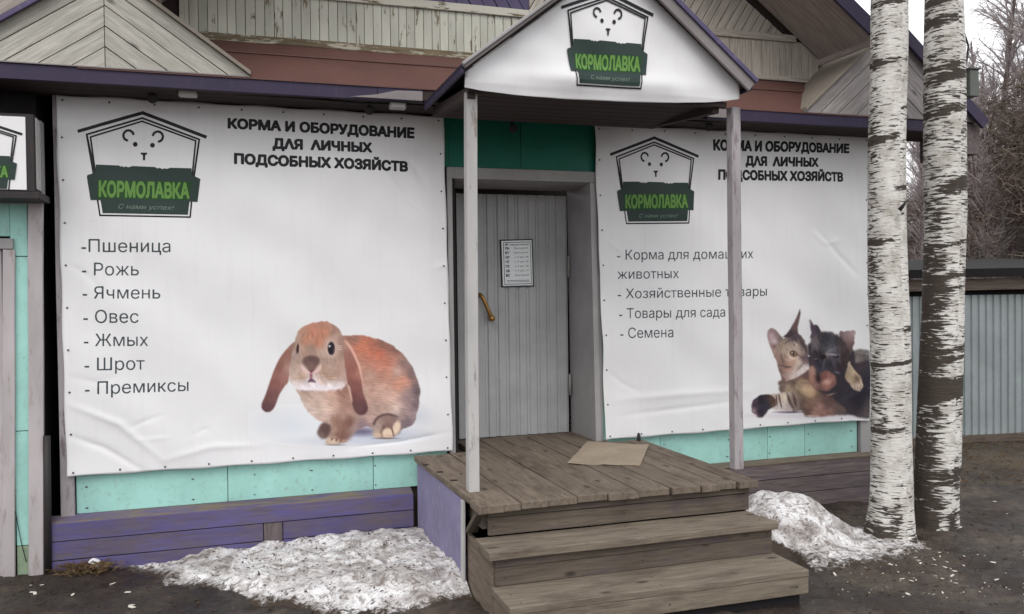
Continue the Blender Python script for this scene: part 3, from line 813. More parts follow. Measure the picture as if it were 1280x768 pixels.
# ------------------------------------------------------------------ banners
def sag(x, z, amp=1.5):
    return amp*(.006*mnoise.noise(Vector((x*1.7, 3, z*1.7)))+.004*mnoise.noise(Vector((x*4.2+z*2, 7, z*3.1-x)))
                + .0035*math.sin((x*.75+z)*9+2*mnoise.noise(Vector((x, 0, z)))))
CREASES = [((86, 505), (150, 530), (205, 575), .022, -.011), (((88, 545)), (130, 560), (185, 592), .018, .010), ((205, 575), (265, 558), (330, 556), .02, -.008), ((160, 536), (182, 526), (205, 518), .010, .006),
    ((168, 550), (190, 549), (212, 546), .008, -.005), ((470, 205), (505, 245), (552, 285), .028, -.009), ((500, 190), (522, 215), (536, 240), .02, .007), ((86, 330), (110, 345), (135, 370), .02, .005), ((430, 560), (500, 552), (562, 540), .016, .006), ((240, 545), (254, 537), (262, 536), .01, .005),
    ((85, 470), (120, 478), (150, 470), .02, .004), ((540, 335), (552, 333), (563, 330), .02, -.005), ((120, 128), (220, 140), (330, 142), .03, .005),
    ((1018, 285), (1045, 318), (1072, 345), .024, .010), ((1010, 290), (1030, 305), (1050, 300), .018, -.006), ((770, 500), (850, 492), (935, 488), .03, -.010), ((775, 520), (850, 510), (930, 500), .02, .008), ((760, 465), (778, 480), (800, 490), .02, .006),
    ((755, 300), (770, 310), (790, 330), .02, -.005), ((1060, 180), (1070, 230), (1075, 300), .025, .005)]
_cr = []
for a_, b_, c_, w_, h_ in CREASES:
    q = [PY(p[0], p[1], -.03) for p in (a_, b_, c_)]
    _cr.append((np.array([v[0] for v in q]), np.array([v[2] for v in q]), w_, h_))
def creases(x, z):
    t = 0.
    for X_, Z_, w_, h_ in _cr:
        if x < X_.min()-.12 or x > X_.max()+.12 or z < Z_.min()-.12 or z > Z_.max()+.12: continue
        best = 9; bt = 0
        for i in (0, 1):
            dx, dz = X_[i+1]-X_[i], Z_[i+1]-Z_[i]; k = ((x-X_[i])*dx+(z-Z_[i])*dz)/(dx*dx+dz*dz); k = min(1, max(0, k))
            d = math.hypot(x-X_[i]-dx*k, z-Z_[i]-dz*k)
            if d < best: best = d; bt = (i+k)/2
        t += h_*math.exp(-(best/w_)**1.6)*math.sin(math.pi*min(1, max(0, .08+.84*bt)))
    return t
def banner(label, quad, base_y, surf, group, nx=180, nz=180):
    """quad: TL,TR,BR,BL photo positions; cloth hangs a few cm off the cladding"""
    Q = [PY(p[0], p[1], base_y) for p in quad]
    r = root('banner', label, 'banner', ((Q[2][0]+Q[3][0])/2, base_y, Q[3][2]), group)
    vs = []; fs = []
    for j in range(nz+1):
        v = j/nz
        for i in range(nx+1):
            u = i/nx
            x = (1-v)*((1-u)*Q[0][0]+u*Q[1][0])+v*((1-u)*Q[3][0]+u*Q[2][0])
            z = (1-v)*((1-u)*Q[0][2]+u*Q[1][2])+v*((1-u)*Q[3][2]+u*Q[2][2])
            # scalloped edges between the fixings
            if j in (0, nz): z += .004*math.sin(u*math.pi*11)*(1 if j else -1)
            if i in (0, nx): x += .003*math.sin(v*math.pi*9)
            vs.append((x, surf(x, z), z))
    n = nx+1
    for j in range(nz):
        for i in range(nx): fs.append((j*n+i, (j+1)*n+i, (j+1)*n+i+1, j*n+i+1))
    o = mesh_obj('sheet', vs, fs, M['banner'], r, None, True)
    md = o.modifiers.new('s', 'SOLIDIFY'); md.thickness = .0012; md.offset = 1
    # eyelets round the edge
    vs, fs = tube_data([(0, 0, 0), (0, -.004, 0), (0, -.006, 0)], [.007, .007, .004], 8)
    me = bpy.data.meshes.new('rivet'); me.from_pydata([tuple(v) for v in vs], [], fs); me.materials.append(M['rivet'])
    def riv(u, v):
        x = (1-v)*((1-u)*Q[0][0]+u*Q[1][0])+v*((1-u)*Q[3][0]+u*Q[2][0]); z = (1-v)*((1-u)*Q[0][2]+u*Q[1][2])+v*((1-u)*Q[3][2]+u*Q[2][2])
        link(bpy.data.objects.new('rivet', me), r, Matrix.Translation((x, surf(x, z)-.001, z)))
    for k in range(10): riv(.015+.97*k/9, .99); riv(.015+.97*k/9, .013)
    for k in range(1, 9): riv(.012, k/9); riv(.988, k/9)
    return r
surfL = lambda x, z: -.042+creases(x, z)+sag(x, z)-.016*max(0, math.sin((x+1.1)*1.2))*max(0, math.sin((z-.6)*1.25))
surfR = lambda x, z: -.046+creases(x, z)+sag(x+9, z)-.012*max(0, math.sin((x-2.7)*1.2))
bl_ = banner('large white banner with a lop-eared rabbit and a list beginning with wheat', [(70, 119), (554, 146.5), (565.5, 563.5), (84, 596)], -.03, surfL, 'shop banners on the wall')
br_ = banner('large white banner with a cat and a puppy, right of the door', [(742, 156.5), (1085.5, 172), (1086.5, 523.5), (756, 549.5)], -.03, surfR, 'shop banners on the wall')
def L(t, x0, x1, tl, trr, brr, bll, parent, surf, mat, bold=0.):
    lettering(t, (x0, tl), (x1, trr), (x1, brr), (x0, bll), -.03, surf, mat, parent, bold)
ink, li = M['ink'], M['listink']
L('КОРМА И ОБОРУДОВАНИЕ', 284.5, 517.5, 148.8, 161.2, 173, 160.4, bl_, surfL, ink, .09)
L('ДΛЯ  ΛИЧНЫХ', 340.5, 464.5, 173.8, 179.8, 190.8, 185.8, bl_, surfL, ink, .09)
L('ПОДСОБНЫХ ХОЗЯЙСТВ', 292.5, 509.5, 192.8, 203, 214.5, 205, bl_, surfL, ink, .09)
for t, x0, x1, a, b, c, d in (('-Пшеница', 102.3, 213.3, 299, 300, 315.8, 315.4), ('- Рожь', 103, 173.5, 328.5, 328.8, 344.6, 344.6),
                              ('- Ячмень', 104, 200.6, 358, 358.2, 373.5, 373.5), ('- Овес', 104.6, 173.6, 387.5, 387.5, 403.5, 404),
                              ('- Жмых', 105.6, 185.5, 417.2, 417, 432.3, 433), ('- Шрот', 106.5, 181, 447.3, 446, 462, 463.2),
                              ('- Премиксы', 107, 235.7, 477.2, 473, 488.6, 493.3)):
    L(t, x0, x1, a, b, c, d, bl_, surfL, li, .014)
L('КОРМА И ОБОРУДОВАНИЕ', 889.5, 1059.7, 175.8, 181.2, 191.5, 188.2, br_, surfR, ink, .09)
L('ДΛЯ  ΛИЧНЫХ', 929.5, 1020, 196, 199, 209, 207, br_, surfR, ink, .09)
L('ПОДСОБНЫХ ХОЗЯЙСТВ', 895, 1052.5, 213.4, 216.6, 227, 224.8, br_, surfR, ink, .09)
for t, x0, x1, a, b, c, d in (('- Корма для домашних', 770, 939, 312.6, 311.6, 323.4, 325.2), ('животных', 770.5, 847, 336.8, 336, 348, 349),
                              ('- Хозяйственные товары', 771, 955.5, 361.2, 358, 370, 373.5), ('- Товары для сада', 772.4, 904.3, 385.6, 384, 396, 398.3),
                              ('- Семена', 773.5, 839.7, 409.8, 409, 421.6, 422.8)):
    L(t, x0, x1, a, b, c, d, br_, surfR, li, .014)
def xz(px, py, y): p = PY(px, py, y); return (p[0], p[2])
emblem(xz(98.8, 164.5, -.03), xz(257, 172, -.03), xz(181.7, 270.8, -.03), -.03, surfL, bl_)
emblem(xz(762, 193.8, -.03), xz(869.8, 196.2, -.03), xz(820, 279.6, -.03), -.03, surfR, br_)

# ------------------------------------------------------------------ printed animals: soft-brushed onto a fine grid
class Paint:
    def __init__(s, x0, y0, w, h, zoom, cell=.62):
        s.x0, s.y0, s.zoom, s.cell = x0, y0, zoom, cell
        s.nx, s.ny = int(w/cell)+1, int(h/cell)+1
        s.X, s.Y = np.meshgrid(np.arange(s.nx)*cell*zoom, np.arange(s.ny)*cell*zoom)   # brush units
        s.col = np.tile(np.array(BANNER, float), (s.ny, s.nx, 1)); s.alpha = np.zeros((s.ny, s.nx))
    def blur(s, m, r):
        k = int(round(r/(s.zoom*s.cell)))
        if k < 1: return m
        for _ in range(2):
            for ax in (0, 1):
                p = np.pad(m, [(k, k) if a == ax else (0, 0) for a in (0, 1)], mode='edge'); c = np.cumsum(p, ax)
                c = np.concatenate([np.zeros_like(c[:1] if ax == 0 else c[:, :1]), c], ax)
                m = ((c[2*k+1:]-c[:-2*k-1]) if ax == 0 else (c[:, 2*k+1:]-c[:, :-2*k-1]))/(2*k+1)
        return m
    def smooth(s, pts, n=6):
        P = np.array(pts, float); out = []
        for i in range(len(P)):
            a, b, c, d = P[i-1], P[i], P[(i+1) % len(P)], P[(i+2) % len(P)]
            for t in np.arange(n)/n:
                out.append(.5*((2*b)+(-a+c)*t+(2*a-5*b+4*c-d)*t*t+(-a+3*b-3*c+d)*t**3))
        return np.array(out)
    def mask(s, pts, soft=4, curve=True, jag=0.):
        P = s.smooth(pts) if curve else np.array(pts, float)
        X, Y = s.X, s.Y
        if jag:
            X = X+s.noise(7, 7)*jag; Y = Y+s.noise(7, 7)*jag
        ins = np.zeros(s.X.shape, bool); Q = np.roll(P, -1, 0)
        for (ax, ay), (bx, by) in zip(P, Q):
            if ay == by: continue
            ins ^= ((ay > Y) != (by > Y)) & (X < (bx-ax)*(Y-ay)/(by-ay)+ax)
        return s.blur(ins.astype(float), soft)
    def ell(s, cx, cy, rx, ry, soft=.3, rot=0.):
        c, sn = math.cos(rot), math.sin(rot); dx, dy = s.X-cx, s.Y-cy
        d = np.sqrt(((dx*c+dy*sn)/rx)**2+((-dx*sn+dy*c)/ry)**2)
        return np.clip((1+soft-d)/(2*soft), 0, 1)
    def noise(s, sx, sy, ang=0.):
        n = rng.standard_normal(s.X.shape)
        if ang:
            acc = np.zeros_like(n); c, sn = math.cos(ang), math.sin(ang)
            for k in range(-6, 7):
                acc += np.roll(np.roll(n, int(round(k*c)), 1), int(round(k*sn)), 0)
            n = acc
            n = s.blur(n, 2)
        else:
            n = s.blur(n, sx)
        return n/(n.std()+1e-9)
    def put(s, m, col, a=1., body=True, clip=None):
        if clip is not None: m = m*clip
        m = np.clip(m*a, 0, 1)[..., None]
        s.col = s.col*(1-m)+np.array(col, float)*m
        if body: s.alpha = np.maximum(s.alpha, m[..., 0])
    def field(s, m, pts):
        """blend a photographic colour field from sampled points inside mask m"""
        num = np.zeros_like(s.col); den = np.zeros(s.X.shape)
        for x, y, c in pts:
            w = 1/(((s.X-x)**2+(s.Y-y)**2)+260)**1.5
            num += w[..., None]*np.array(c, float); den += w
        f = num/den[..., None]; mm = np.clip(m, 0, 1)[..., None]
        s.col = s.col*(1-mm)+f*mm; s.alpha = np.maximum(s.alpha, mm[..., 0])
    def fur(s, m, amt, ang, length=7):
        """hair: short streaks whose direction wanders a little"""
        n0 = rng.standard_normal(s.X.shape); wob = s.noise(60, 60); out = 0; wsum = 0
        for da in (-.35, 0, .35):
            acc = np.zeros_like(n0); c, sn = math.cos(ang+da), math.sin(ang+da)
            for k in range(-length, length+1):
                acc += np.roll(np.roll(n0, int(round(k*c)), 1), int(round(k*sn)), 0)*(1-abs(k)/(length+1))
            w = np.exp(-((wob*.35-da)/.25)**2)+1e-3; out = out+acc/acc.std()*w; wsum = wsum+w
        n = out/wsum
        s.col = np.clip(s.col*(1+(np.clip(m, 0, 1)*amt*.62*n)[..., None]), 0, 255)
    def mottle(s, m, amt):
        n = s.noise(10, 10)*.6+s.noise(28, 28)*.7
        s.col = np.clip(s.col*(1+(np.clip(m, 0, 1)*amt*.6*n)[..., None]), 0, 255)
    def build(s, name, parent, surf, ywall, proud=.0022, mat='print'):
        a = s.alpha > .02
        idx = -np.ones(s.X.shape, int); vs = []; cols = []
        need = np.zeros_like(a)
        cell = a[:-1, :-1] | a[1:, :-1] | a[:-1, 1:] | a[1:, 1:]
        need[:-1, :-1] |= cell; need[1:, :-1] |= cell; need[:-1, 1:] |= cell; need[1:, 1:] |= cell
        for j, i in zip(*np.where(need)):
            p = PY(s.x0+i*s.cell, s.y0+j*s.cell, ywall); idx[j, i] = len(vs)
            vs.append((p[0], surf(p[0], p[2])-proud, p[2])); cols.append(s.col[j, i])
        fs = [(idx[j, i], idx[j+1, i], idx[j+1, i+1], idx[j, i+1]) for j, i in zip(*np.where(cell))]
        o = mesh_obj(name, vs, fs, M[mat], parent)
        ca = o.data.color_attributes.new('Col', 'FLOAT_COLOR', 'POINT')
        c = np.clip(np.array(cols)/255, 0, 1); c = np.where(c <= .04045, c/12.92, ((c+.055)/1.055)**2.4)
        ca.data.foreach_set('color', np.concatenate([c, np.ones((len(c), 1))], 1).astype(np.float32).ravel())
        return o
# rabbit (brush units: 4.265 to the photo pixel)
P = Paint(310, 388, 232, 178, 4.265, .55)
P.Y = P.Y-8.5
P.put(P.ell(690, 655, 230, 34, .6), (176, 184, 204), .75); P.put(P.ell(480, 690, 210, 20, .8), (190, 196, 212), .55)
P.put(P.ell(230, 600, 150, 60, .9), (212, 222, 234), .55); P.put(P.ell(900, 560, 60, 50, .9), (196, 204, 218), .6)
P.put(P.ell(600, 636, 90, 20, .7), (92, 84, 112), .8)
body = P.mask([(430, 140), (520, 130), (580, 122), (640, 133), (700, 148), (762, 176), (815, 218), (855, 265), (888, 320), (907, 380), (914, 430), (908, 490), (896, 550),
               (880, 595), (845, 614), (800, 632), (740, 640), (690, 628), (640, 612), (600, 622), (565, 640), (540, 650), (470, 640), (400, 590), (340, 555), (300, 505), (270, 440), (255, 400), (300, 300)], 3, jag=1.6)
P.field(body, [(560, 140, (160, 118, 104)), (620, 165, (186, 116, 92)), (700, 225, (192, 112, 90)), (650, 215, (188, 116, 94)), (600, 200, (190, 116, 90)), (735, 270, (184, 116, 96)), (760, 245, (178, 124, 106)), (780, 200, (128, 94, 86)), (720, 165, (136, 98, 88)), (830, 270, (142, 118, 112)),
    (870, 330, (122, 102, 102)), (900, 420, (108, 92, 98)), (895, 500, (124, 106, 112)), (880, 560, (150, 132, 134)), (830, 362, (198, 142, 122)), (800, 385, (208, 150, 128)), (790, 320, (190, 156, 146)), (740, 320, (184, 132, 112)),
    (600, 230, (186, 128, 108)), (590, 300, (190, 142, 124)), (650, 340, (184, 148, 134)), (700, 290, (188, 126, 108)), (620, 430, (194, 160, 146)), (700, 420, (198, 162, 148)), (760, 450, (204, 170, 156)), (785, 520, (210, 186, 176)),
    (850, 450, (150, 128, 128)), (840, 520, (172, 148, 146)), (700, 520, (196, 166, 152)), (650, 560, (184, 154, 144)), (610, 600, (146, 124, 130)), (560, 560, (174, 144, 130)), (300, 440, (176, 150, 136)), (350, 470, (206, 180, 166)),
    (400, 500, (216, 190, 176)), (450, 470, (200, 166, 150)), (505, 430, (150, 112, 98)), (520, 500, (166, 130, 116)), (330, 530, (204, 184, 176)), (400, 570, (190, 166, 154)), (850, 595, (128, 110, 118)), (280, 470, (196, 178, 168)), (700, 600, (150, 128, 126))])
P.fur(body, .085, .35, 9); P.mottle(body, .06)
lf = P.mask([(370, 650), (378, 610), (400, 590), (436, 600), (446, 630), (425, 665), (395, 676)], 4, jag=1); P.field(lf, [(400, 620, (96, 72, 70)), (390, 660, (124, 104, 100)), (430, 640, (86, 62, 58))]); P.fur(lf, .07, 1.4, 5)
leg = P.mask([(440, 560), (500, 530), (560, 560), (574, 600), (560, 650), (530, 680), (470, 690), (430, 675), (440, 620)], 9, jag=2)
P.field(leg, [(480, 600, (142, 106, 92)), (535, 590, (122, 84, 74)), (450, 620, (160, 132, 118)), (500, 655, (128, 92, 82)), (565, 620, (156, 130, 124)), (500, 550, (166, 134, 120))]); P.fur(leg, .07, 1.3, 7)
ft = P.mask([(410, 694), (425, 668), (455, 660), (500, 672), (528, 682), (522, 692), (480, 702), (430, 708)], 3, jag=1); P.field(ft, [(420, 695, (196, 176, 154)), (450, 690, (214, 194, 172)), (500, 690, (170, 140, 124))])
for a, b in ((446, 676), (470, 680), (494, 682)): P.put(P.ell(a, b, 5, 8, .7, .4), (116, 78, 66), .85, False)
P.put(P.ell(478, 670, 40, 7, .8, .1), (118, 80, 70), .6, False)
P.put(P.ell(465, 707, 46, 4, .6), (96, 84, 84), .6)
hf = P.mask([(664, 640), (666, 600), (690, 562), (735, 545), (785, 556), (812, 590), (812, 630), (794, 655), (750, 672), (700, 672), (668, 660)], 4, jag=1)
P.field(hf, [(735, 565, (146, 120, 114)), (700, 600, (168, 142, 132)), (740, 605, (126, 98, 92)), (780, 575, (140, 114, 110)), (690, 650, (190, 168, 150)), (676, 610, (170, 150, 140))]); P.fur(hf, .07, 1.2, 6)
P.put(P.mask([(664, 590), (690, 556), (735, 540), (780, 548), (800, 562), (770, 556), (735, 550), (694, 568), (672, 604)], 3), (84, 62, 62), .8, False)
P.put(P.mask([(716, 600), (730, 618), (724, 648), (712, 668), (704, 640), (716, 622)], 4), (84, 56, 56), .8, False)
P.put(P.ell(742, 646, 29, 27, .25), (226, 202, 178), 1, False); P.put(P.ell(790, 617, 20, 37, .3, .3), (226, 204, 182), 1, False); P.put(P.ell(690, 656, 18, 12, .5), (206, 182, 160), .9, False)
P.put(P.ell(744, 660, 20, 8, .8), (196, 168, 146), .6, False); P.put(P.ell(769, 636, 4, 22, .6, -.25), (98, 70, 66), .8, False); P.put(P.ell(735, 673, 60, 4, .6), (88, 72, 74), .7)
head = P.mask([(248, 160), (258, 118), (290, 80), (345, 56), (410, 51), (455, 68), (490, 102), (514, 150), (526, 220), (524, 290), (526, 340), (532, 376), (505, 402), (455, 414),
               (400, 418), (350, 414), (296, 418), (250, 398), (222, 355), (222, 285), (234, 225), (243, 190)], 3, jag=1.8)
P.field(head, [(380, 66, (178, 128, 110)), (290, 95, (176, 136, 118)), (340, 105, (186, 126, 104)), (410, 105, (194, 130, 104)), (300, 150, (188, 132, 108)), (370, 160, (192, 132, 106)), (450, 100, (168, 130, 116)), (490, 150, (146, 116, 108)),
    (262, 140, (170, 146, 136)), (250, 230, (162, 142, 134)), (300, 205, (176, 146, 130)), (335, 205, (158, 132, 122)), (385, 225, (186, 162, 148)), (420, 262, (180, 154, 142)), (480, 255, (176, 146, 132)), (512, 215, (158, 126, 112)), (470, 130, (176, 148, 134)),
    (238, 300, (172, 148, 136)), (250, 350, (190, 166, 154)), (285, 342, (176, 146, 128)), (400, 310, (186, 154, 134)), (430, 345, (176, 146, 126)), (480, 330, (182, 148, 134)), (512, 360, (188, 160, 150)), (400, 368, (206, 182, 172)),
    (300, 405, (238, 232, 238)), (350, 395, (240, 234, 240)), (430, 398, (240, 234, 240)), (490, 388, (232, 222, 226)), (250, 385, (222, 210, 210)), (380, 412, (236, 228, 234)), (330, 375, (226, 214, 214))])
P.fur(head, .07, 1.2, 7); P.mottle(head, .055)
for k in range(16):
    P.put(P.ell(262+k*15.5, 411+4*math.sin(k*2.1)-.1*(k-8)**2, 7, 9, .9, .25*math.sin(k)), (238, 230, 236), .75, True)
for k in range(5): P.put(P.ell(290+k*26, 128+9*math.sin(k*3), 2.5, 16, .8, .5-.2*k), (128, 76, 56), .45, False)
P.put(P.mask([(284, 280), (308, 300), (335, 320), (362, 302), (386, 276), (390, 302), (368, 324), (338, 332), (305, 326), (284, 304)], 3), (222, 192, 186), .95, False)
P.field(P.mask([(288, 264), (298, 242), (335, 231), (370, 240), (380, 262), (362, 292), (336, 316), (306, 292)], 4), [(335, 245, (98, 76, 72)), (335, 285, (126, 100, 94)), (300, 262, (112, 88, 84)), (370, 262, (106, 80, 76))])
P.put(P.mask([(312, 298), (336, 312), (362, 294), (340, 322), (334, 322)], 2), (88, 42, 50), .9, False)
P.put(P.ell(335, 340, 7, 20, .7), (134, 78, 96), .85, False); P.put(P.mask([(316, 374), (336, 354), (362, 374), (338, 373)], 2), (82, 50, 70), .85, False)
P.put(P.ell(440, 193, 34, 50, .5), (206, 182, 170), .85, False); P.put(P.ell(441, 193, 19, 34, .15), (36, 24, 36), 1, False); P.put(P.ell(443, 200, 13, 22, .5), (20, 12, 20), .9, False)
P.put(P.ell(432, 182, 6, 6, .4), (214, 214, 224), .9, False); P.put(P.ell(454, 205, 4, 16, .7), (104, 84, 100), .7, False)
for k in range(3): P.put(P.ell(486, 180+k*10, 13, 1.8, .8, .1), (226, 206, 196), .8, False)
P.put(P.ell(264, 196, 7, 25, .3, .08), (52, 34, 38), 1, False); P.put(P.ell(276, 195, 6, 24, .7), (196, 166, 152), .6, False)
for (a, b, t) in ((400, 250, .05), (410, 330, .1), (420, 345, -.05), (290, 350, -.1), (450, 360, .1)): P.put(P.ell(a, b, 38, 1.8, .9, t), (148, 108, 88), .5, False)
le = P.mask([(246, 160), (212, 190), (172, 240), (142, 300), (116, 370), (92, 440), (72, 490), (75, 515), (95, 532), (124, 526), (145, 495), (166, 440), (192, 398), (214, 368), (222, 300), (234, 230), (246, 190)], 3)
P.field(le, [(240, 175, (150, 120, 108)), (200, 220, (146, 102, 90)), (215, 300, (168, 132, 120)), (160, 290, (132, 88, 78)), (150, 380, (130, 84, 78)), (185, 360, (150, 106, 98)), (100, 450, (110, 74, 72)), (110, 500, (98, 68, 70)), (145, 470, (120, 82, 80)), (85, 520, (92, 62, 66))]); P.fur(le, .06, 2., 6)
re_ = P.mask([(503, 152), (534, 180), (560, 230), (585, 290), (600, 360), (611, 430), (630, 480), (637, 520), (620, 545), (590, 548), (566, 525), (552, 480), (545, 430), (530, 380), (516, 300), (508, 220)], 3)
P.field(re_, [(515, 175, (170, 132, 118)), (535, 230, (150, 102, 92)), (560, 300, (146, 94, 84)), (590, 320, (176, 122, 108)), (570, 400, (136, 88, 82)), (600, 440, (132, 88, 84)), (600, 510, (104, 72, 74)), (570, 500, (100, 66, 68)), (620, 530, (92, 60, 64)), (560, 450, (112, 72, 72))]); P.fur(re_, .06, 1.3, 6)
P.put(P.mask([(508, 150), (540, 172), (570, 225), (596, 290), (610, 370), (603, 362), (584, 290), (558, 230), (532, 184)], 3), (226, 180, 166), .85, False)
P.put(P.mask([(526, 385), (536, 420), (548, 470), (556, 480), (548, 430), (540, 395)], 2), (226, 192, 178), .8, False)
P.build('printed_rabbit', bl_, surfL, -.03)
# cat and puppy (brush units: 5.118 to the photo pixel)
P = Paint(928, 380, 157.5, 146, 5.118, .5)
P.X = P.X-10
P.put(P.ell(430, 715, 420, 18, .8), (186, 178, 190), .5); P.put(P.ell(280, 690, 80, 7, .6), (70, 58, 78), .8)
back = P.mask([(660, 330), (700, 296), (745, 290), (830, 325), (840, 420), (700, 420)], 4, jag=2)
P.field(back, [(713, 303, (112, 106, 104)), (754, 340, (96, 90, 88)), (790, 330, (120, 116, 118)), (690, 350, (128, 118, 110)), (778, 387, (60, 52, 58))]); P.fur(back, .2, .6, 5); P.mottle(back, .2)
dark = P.mask([(600, 400), (690, 380), (830, 392), (840, 712), (640, 704), (560, 690), (480, 600), (470, 540), (560, 470)], 5, jag=2)
P.field(dark, [(600, 500, (56, 38, 44)), (660, 420, (66, 48, 48)), (568, 607, (38, 32, 40)), (658, 660, (46, 40, 46)), (720, 620, (32, 28, 42)), (790, 480, (34, 32, 44)), (700, 400, (52, 40, 48)), (800, 690, (92, 80, 80)), (810, 640, (70, 62, 66)), (640, 560, (44, 40, 50)), (740, 560, (28, 26, 40))]); P.fur(dark, .16, 2.2, 9)
P.put(P.ell(660, 590, 150, 14, .9, -.55), (58, 54, 66), .6, False, dark)
neck = P.mask([(212, 490), (290, 478), (352, 450), (396, 420), (430, 440), (470, 520), (330, 520), (216, 520)], 4)
P.field(neck, [(225, 500, (96, 76, 72)), (300, 490, (112, 88, 80)), (384, 450, (98, 72, 70)), (340, 500, (126, 102, 88)), (430, 480, (90, 60, 58))])
chest = P.mask([(214, 515), (250, 500), (330, 485), (440, 480), (540, 470), (580, 540), (560, 600), (640, 670), (640, 705), (560, 712), (480, 720), (390, 718), (370, 700), (350, 680), (300, 690), (290, 620), (215, 560)], 4, jag=2)
P.field(chest, [(228, 530, (98, 84, 78)), (270, 547, (152, 132, 112)), (336, 523, (168, 148, 124)), (384, 547, (188, 162, 132)), (360, 500, (148, 126, 106)), (324, 580, (112, 98, 86)), (360, 619, (104, 90, 80)), (336, 660, (88, 76, 72)), (390, 619, (126, 100, 86)),
    (420, 565, (178, 150, 118)), (430, 575, (160, 130, 104)), (450, 590, (96, 72, 62)), (300, 500, (88, 72, 68)), (508, 575, (74, 50, 46)), (466, 607, (108, 84, 76)), (418, 650, (118, 92, 82)), (466, 661, (162, 124, 116)), (430, 700, (152, 118, 108)), (400, 690, (104, 78, 70)),
    (538, 679, (122, 94, 84)), (598, 690, (86, 72, 68)), (538, 640, (90, 66, 62)), (510, 620, (84, 60, 56)), (490, 700, (130, 98, 88)), (430, 490, (110, 76, 70)), (560, 570, (48, 36, 40))])
P.fur(chest, .12, .4, 7); P.mottle(chest, .12)
P.put(P.ell(400, 556, 46, 30, .6, .3), (190, 164, 134), .75, False, chest)
P.put(P.ell(418, 714, 34, 5, .6), (196, 176, 172), .8, False)
arm = P.mask([(156, 585), (200, 574), (270, 560), (320, 570), (345, 620), (335, 672), (290, 682), (240, 684), (180, 674), (150, 640)], 5, jag=1.5)
P.field(arm, [(170, 600, (170, 150, 140)), (200, 610, (206, 188, 176)), (250, 600, (216, 202, 186)), (240, 660, (196, 186, 186)), (300, 600, (150, 132, 118)), (320, 620, (118, 100, 92)), (280, 660, (176, 164, 160)), (200, 660, (200, 188, 184))])
for a, b, h, t, w in ((196, 612, 36, -.12, 5), (214, 606, 34, -.2, 6), (226, 650, 16, -.2, 4), (270, 605, 40, -.25, 6), (286, 630, 40, -.3, 6), (312, 620, 50, -.25, 9), (304, 660, 26, -.4, 5)): P.put(P.ell(a, b, w, h, .6, t), (74, 60, 58), .85, False, arm)
P.fur(arm, .06, 1.5, 5)
paw = P.mask([(35, 668), (42, 625), (66, 598), (100, 582), (150, 580), (182, 600), (196, 635), (186, 655), (150, 672), (125, 705), (100, 726), (72, 722), (60, 708), (38, 690)], 3, jag=1.2)
P.field(paw, [(60, 640, (58, 46, 58)), (100, 620, (32, 28, 40)), (130, 650, (44, 44, 60)), (170, 620, (78, 60, 54)), (185, 640, (104, 82, 72)), (90, 690, (26, 22, 36)), (60, 700, (120, 98, 106)), (45, 680, (130, 108, 116))]); P.fur(paw, .12, .5, 5)
P.put(P.ell(60, 712, 12, 6, .7, .5), (214, 192, 196), .8, False); P.put(P.ell(52, 682, 6, 7, .7), (176, 150, 156), .8, False); P.put(P.ell(66, 622, 5, 14, .8, .7), (110, 88, 98), .7, False)
el = P.mask([(140, 205), (144, 172), (163, 154), (190, 164), (218, 196), (252, 240), (230, 320), (190, 340), (165, 290), (150, 250)], 3)
P.field(el, [(142, 210, (152, 124, 130)), (165, 165, (142, 120, 122)), (168, 205, (190, 168, 174)), (185, 240, (206, 188, 190)), (219, 225, (112, 96, 92)), (200, 190, (126, 108, 106)), (180, 270, (128, 100, 104)), (175, 290, (150, 120, 116)), (200, 300, (168, 146, 138)), (240, 250, (120, 106, 100))])
P.put(P.mask([(182, 262), (196, 275), (206, 305), (198, 310), (186, 290)], 3), (104, 78, 76), .8, False)
er = P.mask([(240, 210), (262, 192), (282, 165), (310, 110), (332, 60), (345, 26), (346, 60), (338, 110), (330, 150), (334, 185), (352, 210), (300, 232)], 2, curve=False)
P.field(er, [(343, 40, (70, 56, 62)), (325, 110, (112, 90, 88)), (310, 150, (108, 86, 84)), (335, 120, (86, 66, 72)), (290, 190, (62, 52, 62)), (250, 206, (60, 50, 58)), (320, 190, (84, 68, 72))])
hd_ = P.mask([(182, 300), (232, 232), (280, 214), (320, 200), (345, 198), (376, 232), (398, 285), (404, 350), (394, 415), (352, 452), (292, 480), (236, 492), (216, 450), (200, 380)], 3, jag=1.8)
P.field(hd_, [(261, 261, (150, 134, 120)), (285, 280, (166, 150, 136)), (243, 303, (156, 138, 124)), (326, 258, (186, 172, 156)), (350, 250, (96, 84, 84)), (303, 219, (76, 66, 76)), (335, 210, (84, 70, 76)), (373, 290, (122, 106, 104)), (385, 270, (88, 76, 78)), (219, 336, (138, 114, 104)),
    (200, 340, (150, 122, 116)), (240, 373, (142, 108, 98)), (264, 405, (182, 138, 118)), (252, 457, (164, 140, 130)), (300, 460, (198, 182, 178)), (360, 415, (226, 216, 212)), (300, 373, (164, 128, 110)), (336, 373, (198, 182, 168)), (378, 343, (90, 76, 84)), (390, 400, (206, 196, 196)),
    (216, 430, (112, 86, 86)), (288, 349, (208, 188, 174)), (340, 300, (196, 176, 160)), (250, 340, (160, 136, 120)), (360, 310, (150, 130, 122)), (225, 480, (100, 76, 76)), (330, 440, (210, 198, 194)), (392, 370, (120, 88, 92)), (270, 300, (150, 132, 118))])
P.fur(hd_, .10, 1.1, 6); P.mottle(hd_, .07)
